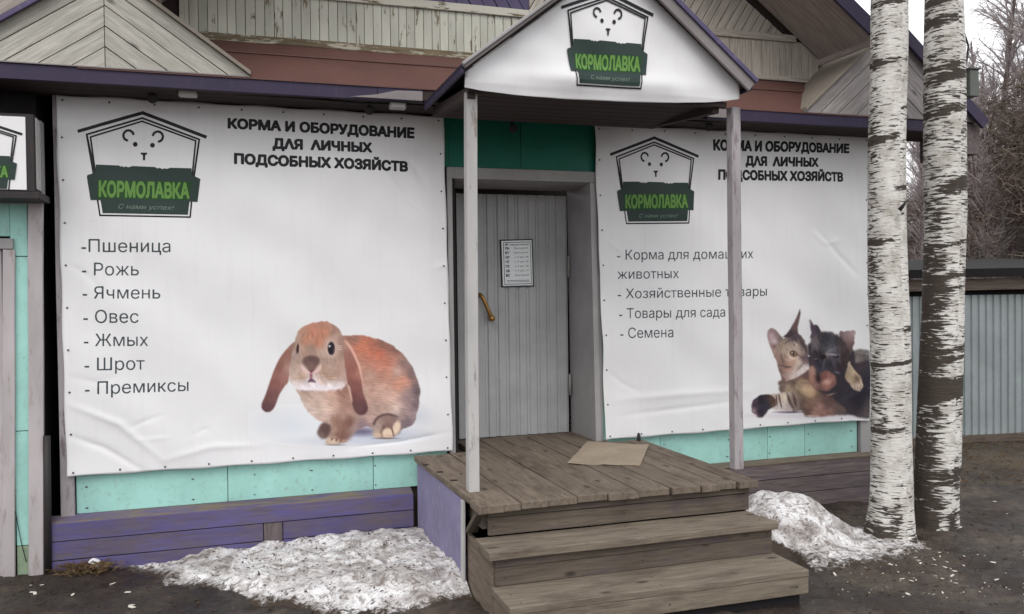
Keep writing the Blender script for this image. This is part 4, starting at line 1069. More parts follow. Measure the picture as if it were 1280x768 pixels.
for (a, b, r1, r2, t) in ((320, 226, 9, 22, -.5), (358, 246, 8, 30, -.5), (372, 262, 6, 26, -.45), (312, 262, 4, 11, -.5), (268, 242, 4, 22, .9), (238, 395, 26, 5, .2), (232, 350, 4, 26, -.3), (268, 404, 24, 5, -.15), (388, 300, 6, 26, -.1)):
    P.put(P.ell(a, b, r1, r2, .7, t), (66, 54, 58), .7, False, hd_)
P.put(P.ell(306, 322, 34, 26, .45, .3), (220, 202, 184), .8, False); P.put(P.ell(307, 318, 25, 20, .25, .25), (60, 42, 38), 1, False)
P.put(P.ell(307, 319, 19, 15, .3), (146, 116, 92), 1, False); P.put(P.ell(306, 318, 7, 10, .4), (34, 22, 26), 1, False); P.put(P.ell(299, 312, 4, 3, .5), (226, 222, 216), .9, False)
P.put(P.mask([(330, 312), (350, 330), (372, 348), (350, 342), (332, 326)], 3), (84, 60, 60), .7, False)
for k in range(3): P.put(P.ell(352-k*6, 392+k*12, 24, 2, .8, -.65), (96, 78, 78), .7, False)
under = P.mask([(400, 300), (420, 250), (600, 250), (690, 300), (690, 420), (600, 560), (470, 560), (420, 470)], 6); P.put(under, (44, 38, 46))
dl = P.mask([(402, 95), (414, 108), (430, 135), (446, 132), (460, 140), (476, 172), (480, 215), (430, 235), (410, 215), (418, 185), (408, 150)], 2, curve=False)
P.field(dl, [(404, 98, (60, 52, 60)), (428, 150, (76, 62, 74)), (428, 177, (90, 76, 88)), (460, 160, (46, 40, 52)), (470, 200, (40, 38, 50))]); P.put(P.ell(408, 128, 4, 26, .6, -.1), (206, 190, 196), .8, False, dl)
dr = P.mask([(598, 215), (600, 186), (612, 176), (640, 178), (690, 172), (704, 184), (698, 226), (688, 265), (660, 330), (610, 290)], 3, jag=2)
P.field(dr, [(640, 200, (146, 126, 128)), (690, 190, (166, 146, 144)), (660, 225, (136, 112, 110)), (657, 255, (104, 80, 80)), (610, 210, (96, 78, 82)), (620, 270, (58, 44, 50)), (660, 300, (84, 66, 62))]); P.fur(dr, .12, 1.7, 6)
dh = P.mask([(412, 228), (420, 200), (450, 192), (490, 178), (550, 182), (600, 206), (640, 260), (660, 330), (640, 400), (600, 450), (540, 470), (450, 450), (410, 400), (400, 345), (420, 300)], 4, jag=3)
P.field(dh, [(521, 200, (48, 48, 60)), (545, 252, (60, 68, 86)), (498, 238, (54, 58, 76)), (451, 247, (112, 108, 122)), (440, 270, (96, 92, 106)), (461, 312, (36, 34, 46)), (430, 330, (56, 50, 60)), (498, 331, (38, 28, 34)), (540, 289, (104, 106, 122)), (521, 322, (120, 116, 126)), (577, 350, (70, 72, 90)),
    (475, 368, (44, 50, 68)), (545, 378, (40, 42, 58)), (624, 261, (58, 44, 50)), (615, 331, (50, 36, 42)), (600, 400, (46, 38, 48)), (420, 400, (70, 60, 72)), (580, 230, (44, 42, 54)), (640, 360, (60, 46, 48)), (540, 420, (54, 54, 70)), (450, 420, (60, 58, 76)), (510, 265, (66, 74, 92))])
s_ = np.clip(dh, 0, 1)[..., None]; P.col = P.col*(1-s_)+np.clip(P.col*np.array([1.0, .93, .86])+2, 0, 255)*s_; P.fur(dh, .26, 1.3, 8); P.mottle(dh, .12)
for a, b, w_, h_, t in ((440, 250, 10, 34, .2), (455, 285, 8, 26, -.3), (520, 275, 34, 6, -.5), (560, 300, 30, 5, .4), (500, 380, 6, 34, .2), (560, 380, 6, 34, -.3), (600, 330, 5, 40, -.1)): P.put(P.ell(a, b, w_, h_, .9, t), (112, 106, 112), .5, False, dh)
P.put(P.ell(492, 338, 15, 12, .4), (14, 10, 14), .95, False); P.put(P.ell(488, 333, 3.5, 3, .5), (220, 220, 228), .9, False); P.put(P.ell(578, 336, 13, 10, .5), (18, 12, 18), .85, False); P.put(P.ell(575, 332, 3, 3, .5), (200, 200, 212), .8, False)
P.put(P.ell(552, 323, 36, 6, .7, .06), (168, 168, 182), .8, False); P.put(P.ell(540, 296, 24, 10, .9, -.5), (124, 126, 142), .6, False); P.put(P.ell(520, 318, 12, 9, .6), (140, 132, 138), .7, False)
P.put(P.ell(405, 333, 7, 5, .5), (196, 196, 210), .9, False); P.put(P.ell(449, 351, 7, 3, .5), (150, 152, 170), .8, False); P.put(P.ell(492, 338, 16, 12, .6), (20, 14, 20), .9, False)
mz = P.mask([(408, 405), (436, 398), (452, 440), (466, 458), (500, 430), (545, 432), (580, 480), (572, 520), (540, 548), (500, 556), (450, 548), (408, 500)], 6, jag=2)
P.field(mz, [(430, 430, (170, 132, 118)), (425, 480, (158, 118, 102)), (466, 475, (62, 40, 42)), (450, 520, (140, 106, 96)), (526, 500, (194, 150, 136)), (545, 450, (146, 102, 94)), (500, 530, (146, 102, 92)), (560, 520, (124, 86, 82)), (500, 460, (120, 80, 74)), (480, 540, (96, 68, 60))]); P.fur(mz, .1, 1.6, 6)
P.put(P.ell(466, 478, 13, 26, .6, -.1), (44, 26, 30), .85, False); P.put(P.ell(520, 498, 22, 12, .8, -.2), (204, 164, 152), .7, False)
P.put(P.ell(548, 578, 26, 6, .7, -.25), (176, 152, 146), .6, False); P.put(P.ell(585, 438, 16, 6, .7, .2), (130, 126, 140), .7, False)
dp = P.mask([(638, 440), (650, 405), (664, 364), (676, 390), (700, 425), (738, 468), (750, 520), (740, 548), (718, 557), (690, 545), (664, 510), (640, 480)], 3, jag=1.2)
P.field(dp, [(668, 375, (188, 172, 152)), (652, 440, (146, 130, 110)), (694, 445, (202, 182, 152)), (712, 481, (118, 98, 82)), (724, 517, (214, 200, 184)), (694, 535, (194, 174, 158)), (670, 490, (178, 158, 134)), (735, 500, (190, 170, 150)), (700, 490, (140, 118, 98))]); P.fur(dp, .1, 1.2, 6)
P.put(P.ell(712, 478, 8, 26, .7, -.5), (92, 74, 62), .7, False, dp)
for a in (698, 716, 732): P.put(P.ell(a, 540, 2.5, 12, .6), (110, 90, 82), .8, False, dp)
P.build('printed_cat_and_puppy', br_, surfR, -.03)

# ------------------------------------------------------------------ porch
DZ = .62
porch = root('entrance_porch', 'weathered wooden porch with three steps, two posts and a small gabled roof', 'porch', (2.1, -1.0, 0))
dk = box('deck', 1.31, 3.03, -1.58, .39, .46, .572, M['riser'], porch, 0)
edges = [1.21, 1.345, 1.486, 1.655, 1.845, 2.045, 2.25, 2.46, 2.66, 2.79, 2.92, 3.06]
for i, (a, b) in enumerate(zip(edges, edges[1:])):
    y1 = -.095 if (a < 1.5 or b > 2.8) else .395
    y0 = -1.675+random.uniform(-.022, .012)
    sk = .055 if i == 0 else .03*(1-i/6) if i < 6 else 0
    dz = random.uniform(-.003, .003)
    if i == 0: y0 = -1.52
    board('plank', (a/2+b/2+sk, y0, DZ-.02+dz), (a/2+b/2, y1, DZ-.02+dz), b-a-.007-random.uniform(0, .004), .042, M['deck'], dk, warp=.0025)
board('plank', (1.33, -1.71, DZ-.02), (1.33, -1.525, DZ-.021), .15, .045, M['deck'], dk)
fr_ = box('front_beam', 1.34, 3.0, -1.60, -1.582, .44, .57, M['black'], porch, 0)
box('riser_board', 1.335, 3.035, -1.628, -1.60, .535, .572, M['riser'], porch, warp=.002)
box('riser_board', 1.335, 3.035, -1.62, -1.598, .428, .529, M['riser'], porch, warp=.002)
def nails(name, pts, parent, rad=.0045, mat='rivet'):
    V, Fq = [], []
    for p, nrm in pts:
        n_ = Vector(nrm); v, f = tube_data([Vector(p), Vector(p)+n_*.0015], [rad, rad*.8], 6); o_ = len(V); V.extend(v); Fq.extend([tuple(i+o_ for i in q) for q in f])
    o = mesh_obj(name, V, Fq, M[mat], parent); o['kind'] = 'stuff'; return o
npt = []
for a, b in zip(edges, edges[1:]):
    for y in (-1.60, -.85, -.14):
        for f in (.25, .75): npt.append(((a+(b-a)*f+.01*(y < -1), y+random.uniform(-.012, .012), DZ+.002), (0, 0, 1)))
nails('nail_heads', npt, dk, .006, 'iron')
npt = []
for y, z in ((-1.68, .418), (-1.83, .42), (-2.0, .221), (-2.13, .221)):
    for x in (1.34, 2.15, 2.97): npt.append(((x+random.uniform(-.02, .02), y, z), (0, 0, 1)))
for y, z in ((-1.869, .35), (-1.863, .27), (-2.186, .14), (-1.629, .55), (-1.621, .48)):
    for x in (1.36, 2.17, 2.98): npt.append(((x+random.uniform(-.02, .02), y, z+random.uniform(-.01, .01)), (0, -1, 0)))
nails('nail_heads', npt, porch, .005, 'iron')
# notches worn into the left edge boards
for q_ in ((532, 581), (550, 590), (567.5, 600.5)):
    c = PZ(q_[0], q_[1], DZ+.003); box('worn_notch', c[0]-.022, c[0]+.022, c[1]-.018, c[1]+.018, DZ+.0005, DZ+.004, M['black'], dk, .001)
# second step
box('tread_board', 1.262, 3.03, -1.745, -1.60, .379, .418, M['step'], porch, warp=.002)
box('tread_board', 1.255, 3.045, -1.912, -1.75, .378, .42, M['step'], porch, warp=.002)
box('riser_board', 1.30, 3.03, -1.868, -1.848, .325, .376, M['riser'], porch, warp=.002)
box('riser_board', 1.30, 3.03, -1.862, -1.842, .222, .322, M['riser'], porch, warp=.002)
# bottom step
box('tread_board', 1.278, 3.05, -2.185, -1.846, .182, .221, M['step'], porch, warp=.002)
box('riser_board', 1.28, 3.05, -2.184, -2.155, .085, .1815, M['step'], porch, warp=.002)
box('step_bearer', 1.31, 3.02, -2.14, -1.88, .0, .075, M['black'], porch, 0)
# closed sides
sp_ = mesh_obj('side_panel', [(1.235, -.11, -.1), (1.262, -1.32, -.1), (1.262, -1.32, .574), (1.235, -.11, .574),
                              (1.253, -.11, -.1), (1.28, -1.32, -.1), (1.28, -1.32, .574), (1.253, -.11, .574)],
               [(0, 1, 2, 3), (4, 7, 6, 5), (0, 4, 5, 1), (2, 6, 7, 3), (1, 5, 6, 2), (0, 3, 7, 4)], M['plywood'], porch)
box('side_panel', 3.02, 3.04, -1.58, -.1, -.15, .56, M['riser'], porch)
bt = board('batten', (1.256, -1.335, .09), (1.262, -1.335, .575), .05, .018, M['post'], porch, up=(1, 0, 0))
box('stringer', 1.285, 1.31, -1.84, -1.33, -.05, .375, M['ledge'], porch)
box('stringer', 1.292, 1.318, -2.15, -1.842, -.05, .18, M['ledge'], porch)
box('stringer', 3.005, 3.028, -1.84, -1.58, -.1, .375, M['riser'], porch)
board('brace', (1.30, -1.38, .40), (1.30, -1.60, .56), .03, .07, M['riser'], porch, up=(1, 0, 0))
pg = PY(797, 548, -.12)
tube('peg', [(pg[0], -.14, .6), (pg[0], -.14, .66), (pg[0], -.14, .685)], [.016, .016, .008], M['iron'], porch, 8)
# posts
def post(basepx, toppx, y, mat, z0):
    b = PY(basepx[0], basepx[1], y); t = PY(toppx[0], toppx[1], y)
    d = ((t[0]-b[0])/(t[2]-b[2])); lo = (b[0]+d*(z0-b[2]), y, z0); hi = (b[0]+d*(3.0-b[2]), y, 3.0)
    return board('post', lo, hi, .066, .07, mat, porch, up=(0, -1, 0), bev=.004, warp=.002)
post((591, 612), (588, 110), -1.315, M['post'], .60)
post((921, 588), (916.5, 127), -1.325, M['post2'], .62)
# roof of the porch
ax_, az_ = 2.255, 3.868
cl = (1.255, 3.095); cr_ = (3.165, 3.118)
yb = {0: .0, 1: .0}
for s, e in ((-1, cl), (1, cr_)):
    a = (ax_, az_)
    nx_, nz_ = (-(e[1]-a[1]), (e[0]-a[0])); ln = math.hypot(nx_, nz_); nx_, nz_ = nx_/ln, nz_/ln
    if nz_ < 0: nx_, nz_ = -nx_, -nz_
    t0 = .0; th = .02
    def q(p, o): return (p[0]+nx_*o, p[1]+nz_*o)
    lo_a, lo_e, hi_a, hi_e = q(a, .0), q(e, .0), q(a, th), q(e, th)
    y0, y1 = -1.50, .04
    # the sheet stops where it meets the main eaves
    ro = mesh_obj('canopy_roof', [(lo_a[0], y0, lo_a[1]), (lo_e[0], y0, lo_e[1]), (lo_e[0], -.46, lo_e[1]), (lo_a[0], y1, lo_a[1]),
                                  (hi_a[0], y0, hi_a[1]), (hi_e[0], y0, hi_e[1]), (hi_e[0], -.46, hi_e[1]), (hi_a[0], y1, hi_a[1])],
                  [(0, 1, 2, 3), (4, 7, 6, 5), (0, 4, 5, 1), (2, 6, 7, 3), (1, 5, 6, 2), (0, 3, 7, 4)], M['purple_dark'], porch)
    fix_normals(ro)
    # sheathing boards below
    for k in range(9):
        f0, f1 = k/9+.003, (k+1)/9-.003
        pa = (a[0]+(e[0]-a[0])*(f0+f1)/2-nx_*.012, a[1]+(e[1]-a[1])*(f0+f1)/2-nz_*.012)
        L_ = math.dist(a, e)/9-.008
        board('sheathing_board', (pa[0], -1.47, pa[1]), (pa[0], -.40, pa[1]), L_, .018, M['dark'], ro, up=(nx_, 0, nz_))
    a2, e2 = (q(a, .0), q(e, .0)) if s < 0 else (q(a, -.022), q(e, -.022))
    board('rake_board', (a2[0], -1.512, a2[1]), (e2[0], -1.512, e2[1]), .022, .024 if s < 0 else .085, M['bare'], porch, up=(nx_, 0, nz_))
    a2, e2 = q(a, .012), q(e, .012)
    board('rake_trim', (a2[0], -1.53, a2[1]), (e2[0]+s*.005, -1.53, e2[1]), .02, .018 if s < 0 else .03, M['jamb'] if s < 0 else M['purple'], porch, up=(nx_, 0, nz_))
    board('eave_board', (e[0]-s*.0, -1.49, e[1]-.018), (e[0]-s*.0, -.47, e[1]-.018), .018, .034, M['purple_dark'], ro)
    board('tie_beam', (1.34 if s < 0 else 2.98, -1.36, 2.985), (1.34 if s < 0 else 2.98, -.43, 3.06), .05, .07, M['dark'], porch)
for k in range(8):
    y0 = -1.36+k*.115
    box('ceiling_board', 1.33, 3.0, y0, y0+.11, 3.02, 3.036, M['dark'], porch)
tb = box('tie_beam', 1.31, 3.04, -1.395, -1.345, 2.985, 3.018, M['dark'], porch)

# banner stretched over the porch gable
def surfC(x, z):
    lip = max(0, 3.03-z)
    return -1.425+1.1*sag(x*1.6+4, z*1.6, 1.3)-.028*math.exp(-((z-3.09)/.06)**2)*(.55+.45*math.sin(x*3.2+1))+.25*lip
cb = root('canopy_banner', 'white triangular banner with the green feed shop emblem on the porch gable', 'banner', (2.2, -1.43, 3.0))
vs = []; fs = []; NX, NZ = 80, 34
Lb = PY(581.5, 108, -1.43); Rb = PY(924.5, 123.5, -1.43)
for i in range(NX+1):
    u = i/NX; x = Lb[0]+(Rb[0]-Lb[0])*u
    _px = 581.5+(924.5-581.5)*u
    zb_ = PY(_px, float(np.interp(_px, [581.5, 600, 640, 700, 760, 840, 880, 905, 924.5], [108.5, 113, 118, 122.5, 125.5, 128.2, 127.5, 126, 123.8])), -1.43)[2]
    zt_ = az_-.02-(ax_-x)*((az_-cl[1])/(ax_-cl[0])) if x < ax_ else az_-.02-(x-ax_)*((az_-cr_[1])/(cr_[0]-ax_))
    zt_ -= .012
    for j in range(NZ+1):
        v = (j/NZ)**1.3; z = zb_+(zt_-zb_)*v
        vs.append((x, surfC(x, z), z))
for i in range(NX):
    for j in range(NZ):
        a = i*(NZ+1)+j; fs.append((a, a+NZ+1, a+NZ+2, a+1))
o = mesh_obj('sheet', vs, fs, M['banner'], cb, None, True)
md = o.modifiers.new('s', 'SOLIDIFY'); md.thickness = .0015; md.offset = -1
emblem(xz(702.5, 9.5, -1.43), xz(815, 19, -1.43), xz(759.8, 109.4, -1.43), -1.43, surfC, cb, proud=.005)
board('ridge_seam', (ax_-.93, -1.44, az_-.745), (ax_-.70, -1.445, az_-.56), .006, .02, M['white'], cb, up=(-.6, 0, .8))

# the mat
mq = [PZ(734, 552, .63), PZ(811, 557, .63), PZ(800, 581.7, .63), PZ(709.5, 579, .63)]
vs = []; fs = []; n = 14
for j in range(n+1):
    for i in range(n+1):
        u, v = i/n, j/n
        x = (1-v)*((1-u)*mq[0][0]+u*mq[1][0])+v*((1-u)*mq[3][0]+u*mq[2][0]); y = (1-v)*((1-u)*mq[0][1]+u*mq[1][1])+v*((1-u)*mq[3][1]+u*mq[2][1])
        if j == n and u > .12 and u < .75: y -= .012
        vs.append((x, y, .632+.006*mnoise.noise(Vector((x*6, y*6, 0)))+.016*max(0, v-.75)*4*max(0, .35-u)+.012*max(0, u-.8)*5*max(0, .4-v)+.005*math.exp(-((u-.46-.05*v)/.03)**2)))
for j in range(n):
    for i in range(n): fs.append((j*(n+1)+i, j*(n+1)+i+1, (j+1)*(n+1)+i+1, (j+1)*(n+1)+i))
o = mesh_obj('doormat', vs, fs, M['card'], None); fix_normals(o)
md = o.modifiers.new('s', 'SOLIDIFY'); md.thickness = .006
tag(o, 'flattened beige cardboard sheet lying as a doormat on the porch deck', 'doormat')

# opening hours notice on the door
ys = yd-.012
nq = [PY(*p, ys) for p in ((625, 300), (665.5, 299), (667.3, 358.2), (627, 359.3))]
nr = root('opening_hours_sign', 'small white opening hours notice in a black frame on the grey door', 'notice', (nq[3][0], ys, nq[3][2]))
def qpt(u, v, d=0.): 
    return ((1-v)*((1-u)*nq[0][0]+u*nq[1][0])+v*((1-u)*nq[3][0]+u*nq[2][0]), ys-d, (1-v)*((1-u)*nq[0][2]+u*nq[1][2])+v*((1-u)*nq[3][2]+u*nq[2][2]))
def plate(name, u0, u1, v0, v1, d0, d1, mat):
    c = [(u0, v0), (u1, v0), (u1, v1), (u0, v1)]
    vs = [qpt(a, b, d0) for a, b in c]+[qpt(a, b, d1) for a, b in c]
    return fix_normals(mesh_obj(name, vs, [(0, 1, 2, 3), (4, 7, 6, 5), (0, 4, 5, 1), (1, 5, 6, 2), (2, 6, 7, 3), (3, 7, 4, 0)], mat, nr))
plate('frame', 0, 1, 0, 1, -.010, .004, M['ink'])
plate('paper', .035, .965, .025, .975, .0045, .006, NT('notice_paper', .6).color((236, 242, 244)))
def sline(u0, u1, v, t=.01): plate('rule', u0, u1, v, v+t, .0062, .0068, M['ink'])
sline(.09, .92, .055, .012); sline(.09, .92, .935, .012)
for uu in (.085, .915): plate('rule', uu, uu+.015, .06, .945, .0062, .0068, M['ink'])
def sword(t, u0, u1, v0, v1, bold):
    out = []
    for f in glyph_mask(t, bold): out.append([qpt(u0+(u1-u0)*a, v1+(v0-v1)*b, .0072) for a, b in f])
    faces_obj('lettering', out, M['ink'], nr)
sword('ИП', .14, .24, .085, .125, .08)
sword('Корма для животных', .29, .88, .09, .125, .02)
for k, dd in enumerate(('ПН', 'ВТ', 'СР', 'ЧТ', 'ПТ', 'СБ', 'ВС')):
    v = .16+k*.095
    sword(dd, .14, .26, v, v+.05, .08)
    sword(('Выходной', 'Выходной', 'с 9 до 18', 'с 9 до 18', 'с 9 до 18', 'с 9 до 15', 'Выходной')[k], .42, .84, v+.008, v+.04, .01)
sline(.16, .86, .86, .01); sline(.16, .86, .89, .008)

# ------------------------------------------------------------------ the kiosk annex at the left edge
kiosk = root('kiosk_annex', 'narrow mint and grey side building at the left edge with a framed doorway', 'annex', (-2, 0, 0))
YK = -.1
kc = box('wall', -3.2, -1.205, YK+.025, 3, -.2, 3.12, M['black'], kiosk, 0)
xk = [PY(19, 400, YK)[0], PY(37, 400, YK)[0]]
for z0, z1 in ((.225, .955), (.96, 2.07), (2.075, 2.43)):
    box('panel', -1.36, -1.262, YK+.002, YK+.024, z0, z1, M['mint'], kc, .002)
box('panel', -3.2, -1.362, YK+.004, YK+.024, 2.2, 2.43, M['mint'], kc, .002)
box('panel', -1.36, -1.262, YK+.001, YK+.024, -.1, .22, M['kply'], kc, .002)
a = PY(46, 700, YK); b = PY(45.5, 262, YK)
board('corner_board', (a[0]-.004, YK-.006, -.08), (b[0]-.002, YK-.006, 2.44), .086, .03, M['kpost'], kiosk, up=(0, -1, 0), warp=.002)
box('header_board', -3.2, -1.182, YK-.024, YK-.001, 2.405, 2.47, M['jamb'], kiosk)
a = PY(12, 690, YK); b = PY(12, 312, YK)
board('door_casing', (a[0]-.005, YK-.008, -.08), (b[0]-.002, YK-.008, 2.115), .068, .03, M['kpost'], kiosk, up=(0, -1, 0), warp=.002)
box('door_casing', -2.3, -1.338, YK-.03, YK-.0, 2.118, 2.185, M['jamb'], kiosk)
box('door', -2.2, -1.41, YK-.004, YK+.02, -.05, 2.117, M['kpost'], kiosk)
tube('wire', px_line([(19.5, 640, YK-.01), (22, 655, YK-.01), (27, 680, YK-.01), (33, 703, YK-.01)]), .0025, M['cable'], kiosk, 5)
# illuminated-type sign box, unlit
yk0, yk1 = -.36, -.09
a = PY(42, 143, yk0); b = PY(42, 240, yk0)
ks = root('box_sign', 'dark framed white box sign with the feed shop emblem above the annex doorway', 'sign', (a[0]-.8, yk0, b[2]))
box('housing', a[0]-2.0, a[0], yk0, yk1, b[2], a[2], M['iron'], ks)
box('face', a[0]-1.95, a[0]-.045, yk0-.006, yk0-.001, b[2]+.01, a[2]-.02, M['banner'], ks, .001)
box('side_strip', a[0]+.001, a[0]+.006, yk0+.03, yk1-.12, b[2]+.02, a[2]-.015, M['white'], ks, .001)
box('side_strip', a[0]+.001, a[0]+.006, yk1-.10, yk1-.01, b[2]-.01, a[2]-.005, M['jamb'], ks, .001)
box('bottom_ledge', a[0]-2.05, a[0]+.03, yk0-.02, yk1, b[2]-.045, b[2]-.002, M['iron'], ks)
rt = xz(26.6, 167.7, yk0-.01); bmr = xz(5, 238, yk0-.01)
sc = (rt[1]-bmr[1])/.53
ew = .83*sc
emblem((rt[0]-ew, rt[1]+.0), (rt[0], rt[1]), (rt[0]-ew*.5, bmr[1]), yk0-.01, lambda x, z: yk0-.006, ks, proud=.003)
tag(tube('drain_pipe', [PY(58.5, 545, -.12), PY(59.5, 630, -.12), PY(60, 716, -.12)], .022, M['iron'], None, 10), 'dark metal pipe standing in the black gap between annex and shop', 'pipe')
box('gap_cover', -1.3, -1.0, .035, 1.1, 3.125, 3.17, M['black'], kiosk, 0)
box('gap_infill', -1.2, -1.12, 1.0, 1.05, -.2, 3.12, M['black'], kiosk, 0)

# ------------------------------------------------------------------ birches
def birch_bark():
    m = NT('birch_bark', .7, .25)
    uv = m.n('ShaderNodeUVMap'); uv.uv_map = 'UV'
    def mp(sx, sy, loc=0):
        q = m.n('ShaderNodeMapping'); q.inputs['Scale'].default_value = (sx, sy, 1)
        m.l(uv.outputs[0], q.inputs[0])
        v = m.n('ShaderNodeVectorMath', operation='ADD'); m.l(q.outputs[0], v.inputs[0])
        cb_ = m.n('ShaderNodeCombineXYZ'); m.l(m.math('MULTIPLY', m.oi.outputs['Random'], 40), cb_.inputs[2]); m.l(cb_.outputs[0], v.inputs[1])
        return v.outputs[0]
    base = m.noise(mp(4, 4), 1.5, 5, .65)
    c = m.ramp(base, [(.32, (176, 172, 164)), (.5, (211, 209, 204)), (.7, (228, 227, 223))])
    fine = m.noise(mp(9, 70), 1., 6, .7, .5)
    c = m.mix(m.ramp(fine, [(.52, BW(0)), (.66, BW(.5))]), c, (132, 118, 98))
    at = m.n('ShaderNodeAttribute', attribute_name='dark')
    len_ = m.noise(mp(10, 72), 1., 5, .6, .45)
    dens = m.noise(mp(2.2, 2.6), 1., 3, .6)
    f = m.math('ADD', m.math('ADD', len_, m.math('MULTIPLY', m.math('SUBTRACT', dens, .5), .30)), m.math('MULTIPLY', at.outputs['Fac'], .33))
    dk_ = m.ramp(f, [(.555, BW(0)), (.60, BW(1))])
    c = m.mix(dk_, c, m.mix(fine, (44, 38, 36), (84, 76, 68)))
    m.bump(m.math('ADD', m.math('MULTIPLY', dk_, -.6), fine), .8, .012)
    return m.color(c)
M['bark'] = birch_bark()
M['twig'] = NT('twig_bark', .8, .2).color((84, 68, 66))
def birch(profile, y, zlo, zhi, dark_fn, label, seed):
    """profile: list of photo rows (py, left px, right px) giving the trunk outline at depth y"""
    rows = []
    for py, a, b in profile:
        A, B = PY(a, py, y), PY(b, py, y)
        rows.append(((A[2]+B[2])/2, (A[0]+B[0])/2-.016, (B[0]-A[0])/2*.77))
    rows.sort()
    zz, xx, rr = (np.array(v) for v in zip(*rows))
    def at(z):
        if z > zz[-1]:
            k = z-zz[-1]; return xx[-1]+(xx[-1]-xx[-4])/(zz[-1]-zz[-4])*k*.6, max(.02, rr[-1]*(1-k/8))
        if z < zz[0]: return xx[0], rr[0]*(1+(zz[0]-z)*1.6)
        return float(np.interp(z, zz, xx)), float(np.interp(z, zz, rr))
    base = root('birch_tree', label, 'tree', (at(0)[0], y, 0), 'birches at the corner of the shop')
    zs = list(np.arange(zlo, 4.3, .02))+list(np.arange(4.3, zhi, .25)); NS = 56
    vs = []; fs = []; uvs = []; dk_ = []
    for z in zs:
        cx, r = at(z)
        for k in range(NS):
            an = 2*math.pi*k/NS
            rr_ = r*(1+.035*mnoise.noise(Vector((math.cos(an)*1.4+seed, math.sin(an)*1.4, z*1.3)))+.014*mnoise.noise(Vector((math.cos(an)*5, math.sin(an)*5+seed, z*22))))
            if z < .22:
                rr_ *= 1+(.22-z)*.9*max(0, mnoise.noise(Vector((math.cos(an)*1.8, math.sin(an)*1.8, seed))) + .3)
            vs.append((cx+rr_*math.sin(an), y-rr_*math.cos(an), z))
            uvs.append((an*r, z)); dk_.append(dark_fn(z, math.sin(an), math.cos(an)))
    n = len(zs)
    luv = []
    for j in range(n-1):
        for k in range(NS):
            k2 = (k+1) % NS
            fs.append((j*NS+k, j*NS+k2, (j+1)*NS+k2, (j+1)*NS+k))
            r = at(zs[j])[1]; a0, a1 = 2*math.pi*k/NS*.16, 2*math.pi*(k+1)/NS*.16
            luv += [(a0, zs[j]), (a1, zs[j]), (a1, zs[j+1]), (a0, zs[j+1])]
    t = mesh_obj('trunk', vs, fs, M['bark'], base, None, True)
    ul = t.data.uv_layers.new(name='UV'); ul.data.foreach_set('uv', np.array(luv, dtype=np.float32).ravel())
    av = t.data.attributes.new('dark', 'FLOAT', 'POINT'); av.data.foreach_set('value', np.array(dk_, dtype=np.float32))
    # crown above the picture
    R2 = random.Random(seed); V = []; Fq = []
    def add(pts, rads, seg=5):
        v, f = tube_data(pts, rads, seg, False); o_ = len(V); V.extend(v); Fq.extend([tuple(i+o_ for i in q_) for q_ in f])
    for k in range(22):
        z = R2.uniform(4.9, zhi-.5); cx, r = at(z); an = R2.uniform(0, 6.28); L_ = R2.uniform(.9, 1.8)
        p = Vector((cx, y, z)); d = Vector((math.cos(an), math.sin(an), .8)); pts = [p]
        for i in range(6):
            d = (d+Vector((R2.uniform(-.2, .2), R2.uniform(-.2, .2), -.16))).normalized(); pts.append(pts[-1]+d*L_/6)
        add(pts, [.03*(1-i/7)+.004 for i in range(7)])
        for i in range(2, 7):
            for _ in range(3):
                q0 = pts[i]; e = Vector((R2.uniform(-1, 1), R2.uniform(-1, 1), R2.uniform(-.6, .4))).normalized()
                add([q0, q0+e*.25, q0+e*.4+Vector((0, 0, -.12))], [.006, .004, .002], 3)
    mesh_obj('crown', V, Fq, M['twig'], base)
    return base, at
def band(z, c, w): return max(0, 1-abs(z-c)/w)
def zrow(px, py, y): return PY(px, py, y)[2]
y1_, y2_ = -1.08, -.93
def dark1(z, s, c):
    v = -.12
    for py, w, side, str_ in ((238, .028, .5, 1.3), (300, .03, -.8, 1.), (412, .03, .6, 1.2), (452, .02, 0, 1.6), (533, .03, -.6, 1.), (6, .05, -.2, 1.2), (140, .03, .8, .9), (175, .035, -.9, 1.), (80, .04, -.9, .9), (465, .02, .3, .8)):
        zc = zrow(1115, py, y1_)
        v += band(z, zc+.02*s, w)*str_*(max(0, 1-abs(s-side)*.9) if side else 1)
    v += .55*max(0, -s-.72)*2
    if z < .45: v += .9*(.45-z)*max(0, .35-abs(s+.45))*5
    if z < .10: v += (.10-z)*4*(.6+.8*math.sin(s*5))
    return v
def dark2(z, s, c):
    v = .02
    for py, w, side, str_ in ((482, .10, 0, 1.7), (232, .07, .2, 1.35), (98, .05, -.1, 1.1), (28, .05, -.8, 1.), (3, .03, 0, 1.4), (85, .03, -.3, .8), (140, .04, -.5, .8), (345, .025, 0, .9), (360, .02, -.3, .8), (435, .025, 0, .9),
                              (447, .02, 0, 1.), (590, .08, .1, .9), (305, .03, 0, .5), (640, .05, .2, .6)):
        zc = zrow(1180, py, y2_)
        v += band(z, zc+.03*s, w)*str_*(max(0, 1-abs(s-side)*.8) if side else 1)
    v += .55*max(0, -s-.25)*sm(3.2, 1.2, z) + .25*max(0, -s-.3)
    if z < .1: v += (.1-z)*4*(.6+.8*math.sin(s*6+1))
    return v
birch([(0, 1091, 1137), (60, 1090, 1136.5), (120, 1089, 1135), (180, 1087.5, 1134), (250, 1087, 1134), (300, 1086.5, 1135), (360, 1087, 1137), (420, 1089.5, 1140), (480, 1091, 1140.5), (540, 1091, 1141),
       (600, 1090, 1143), (640, 1088, 1143.5), (665, 1086, 1144)], y1_, -.3, 8.6, dark1, 'left birch with mostly clean white bark, nearer the shop corner', 3)
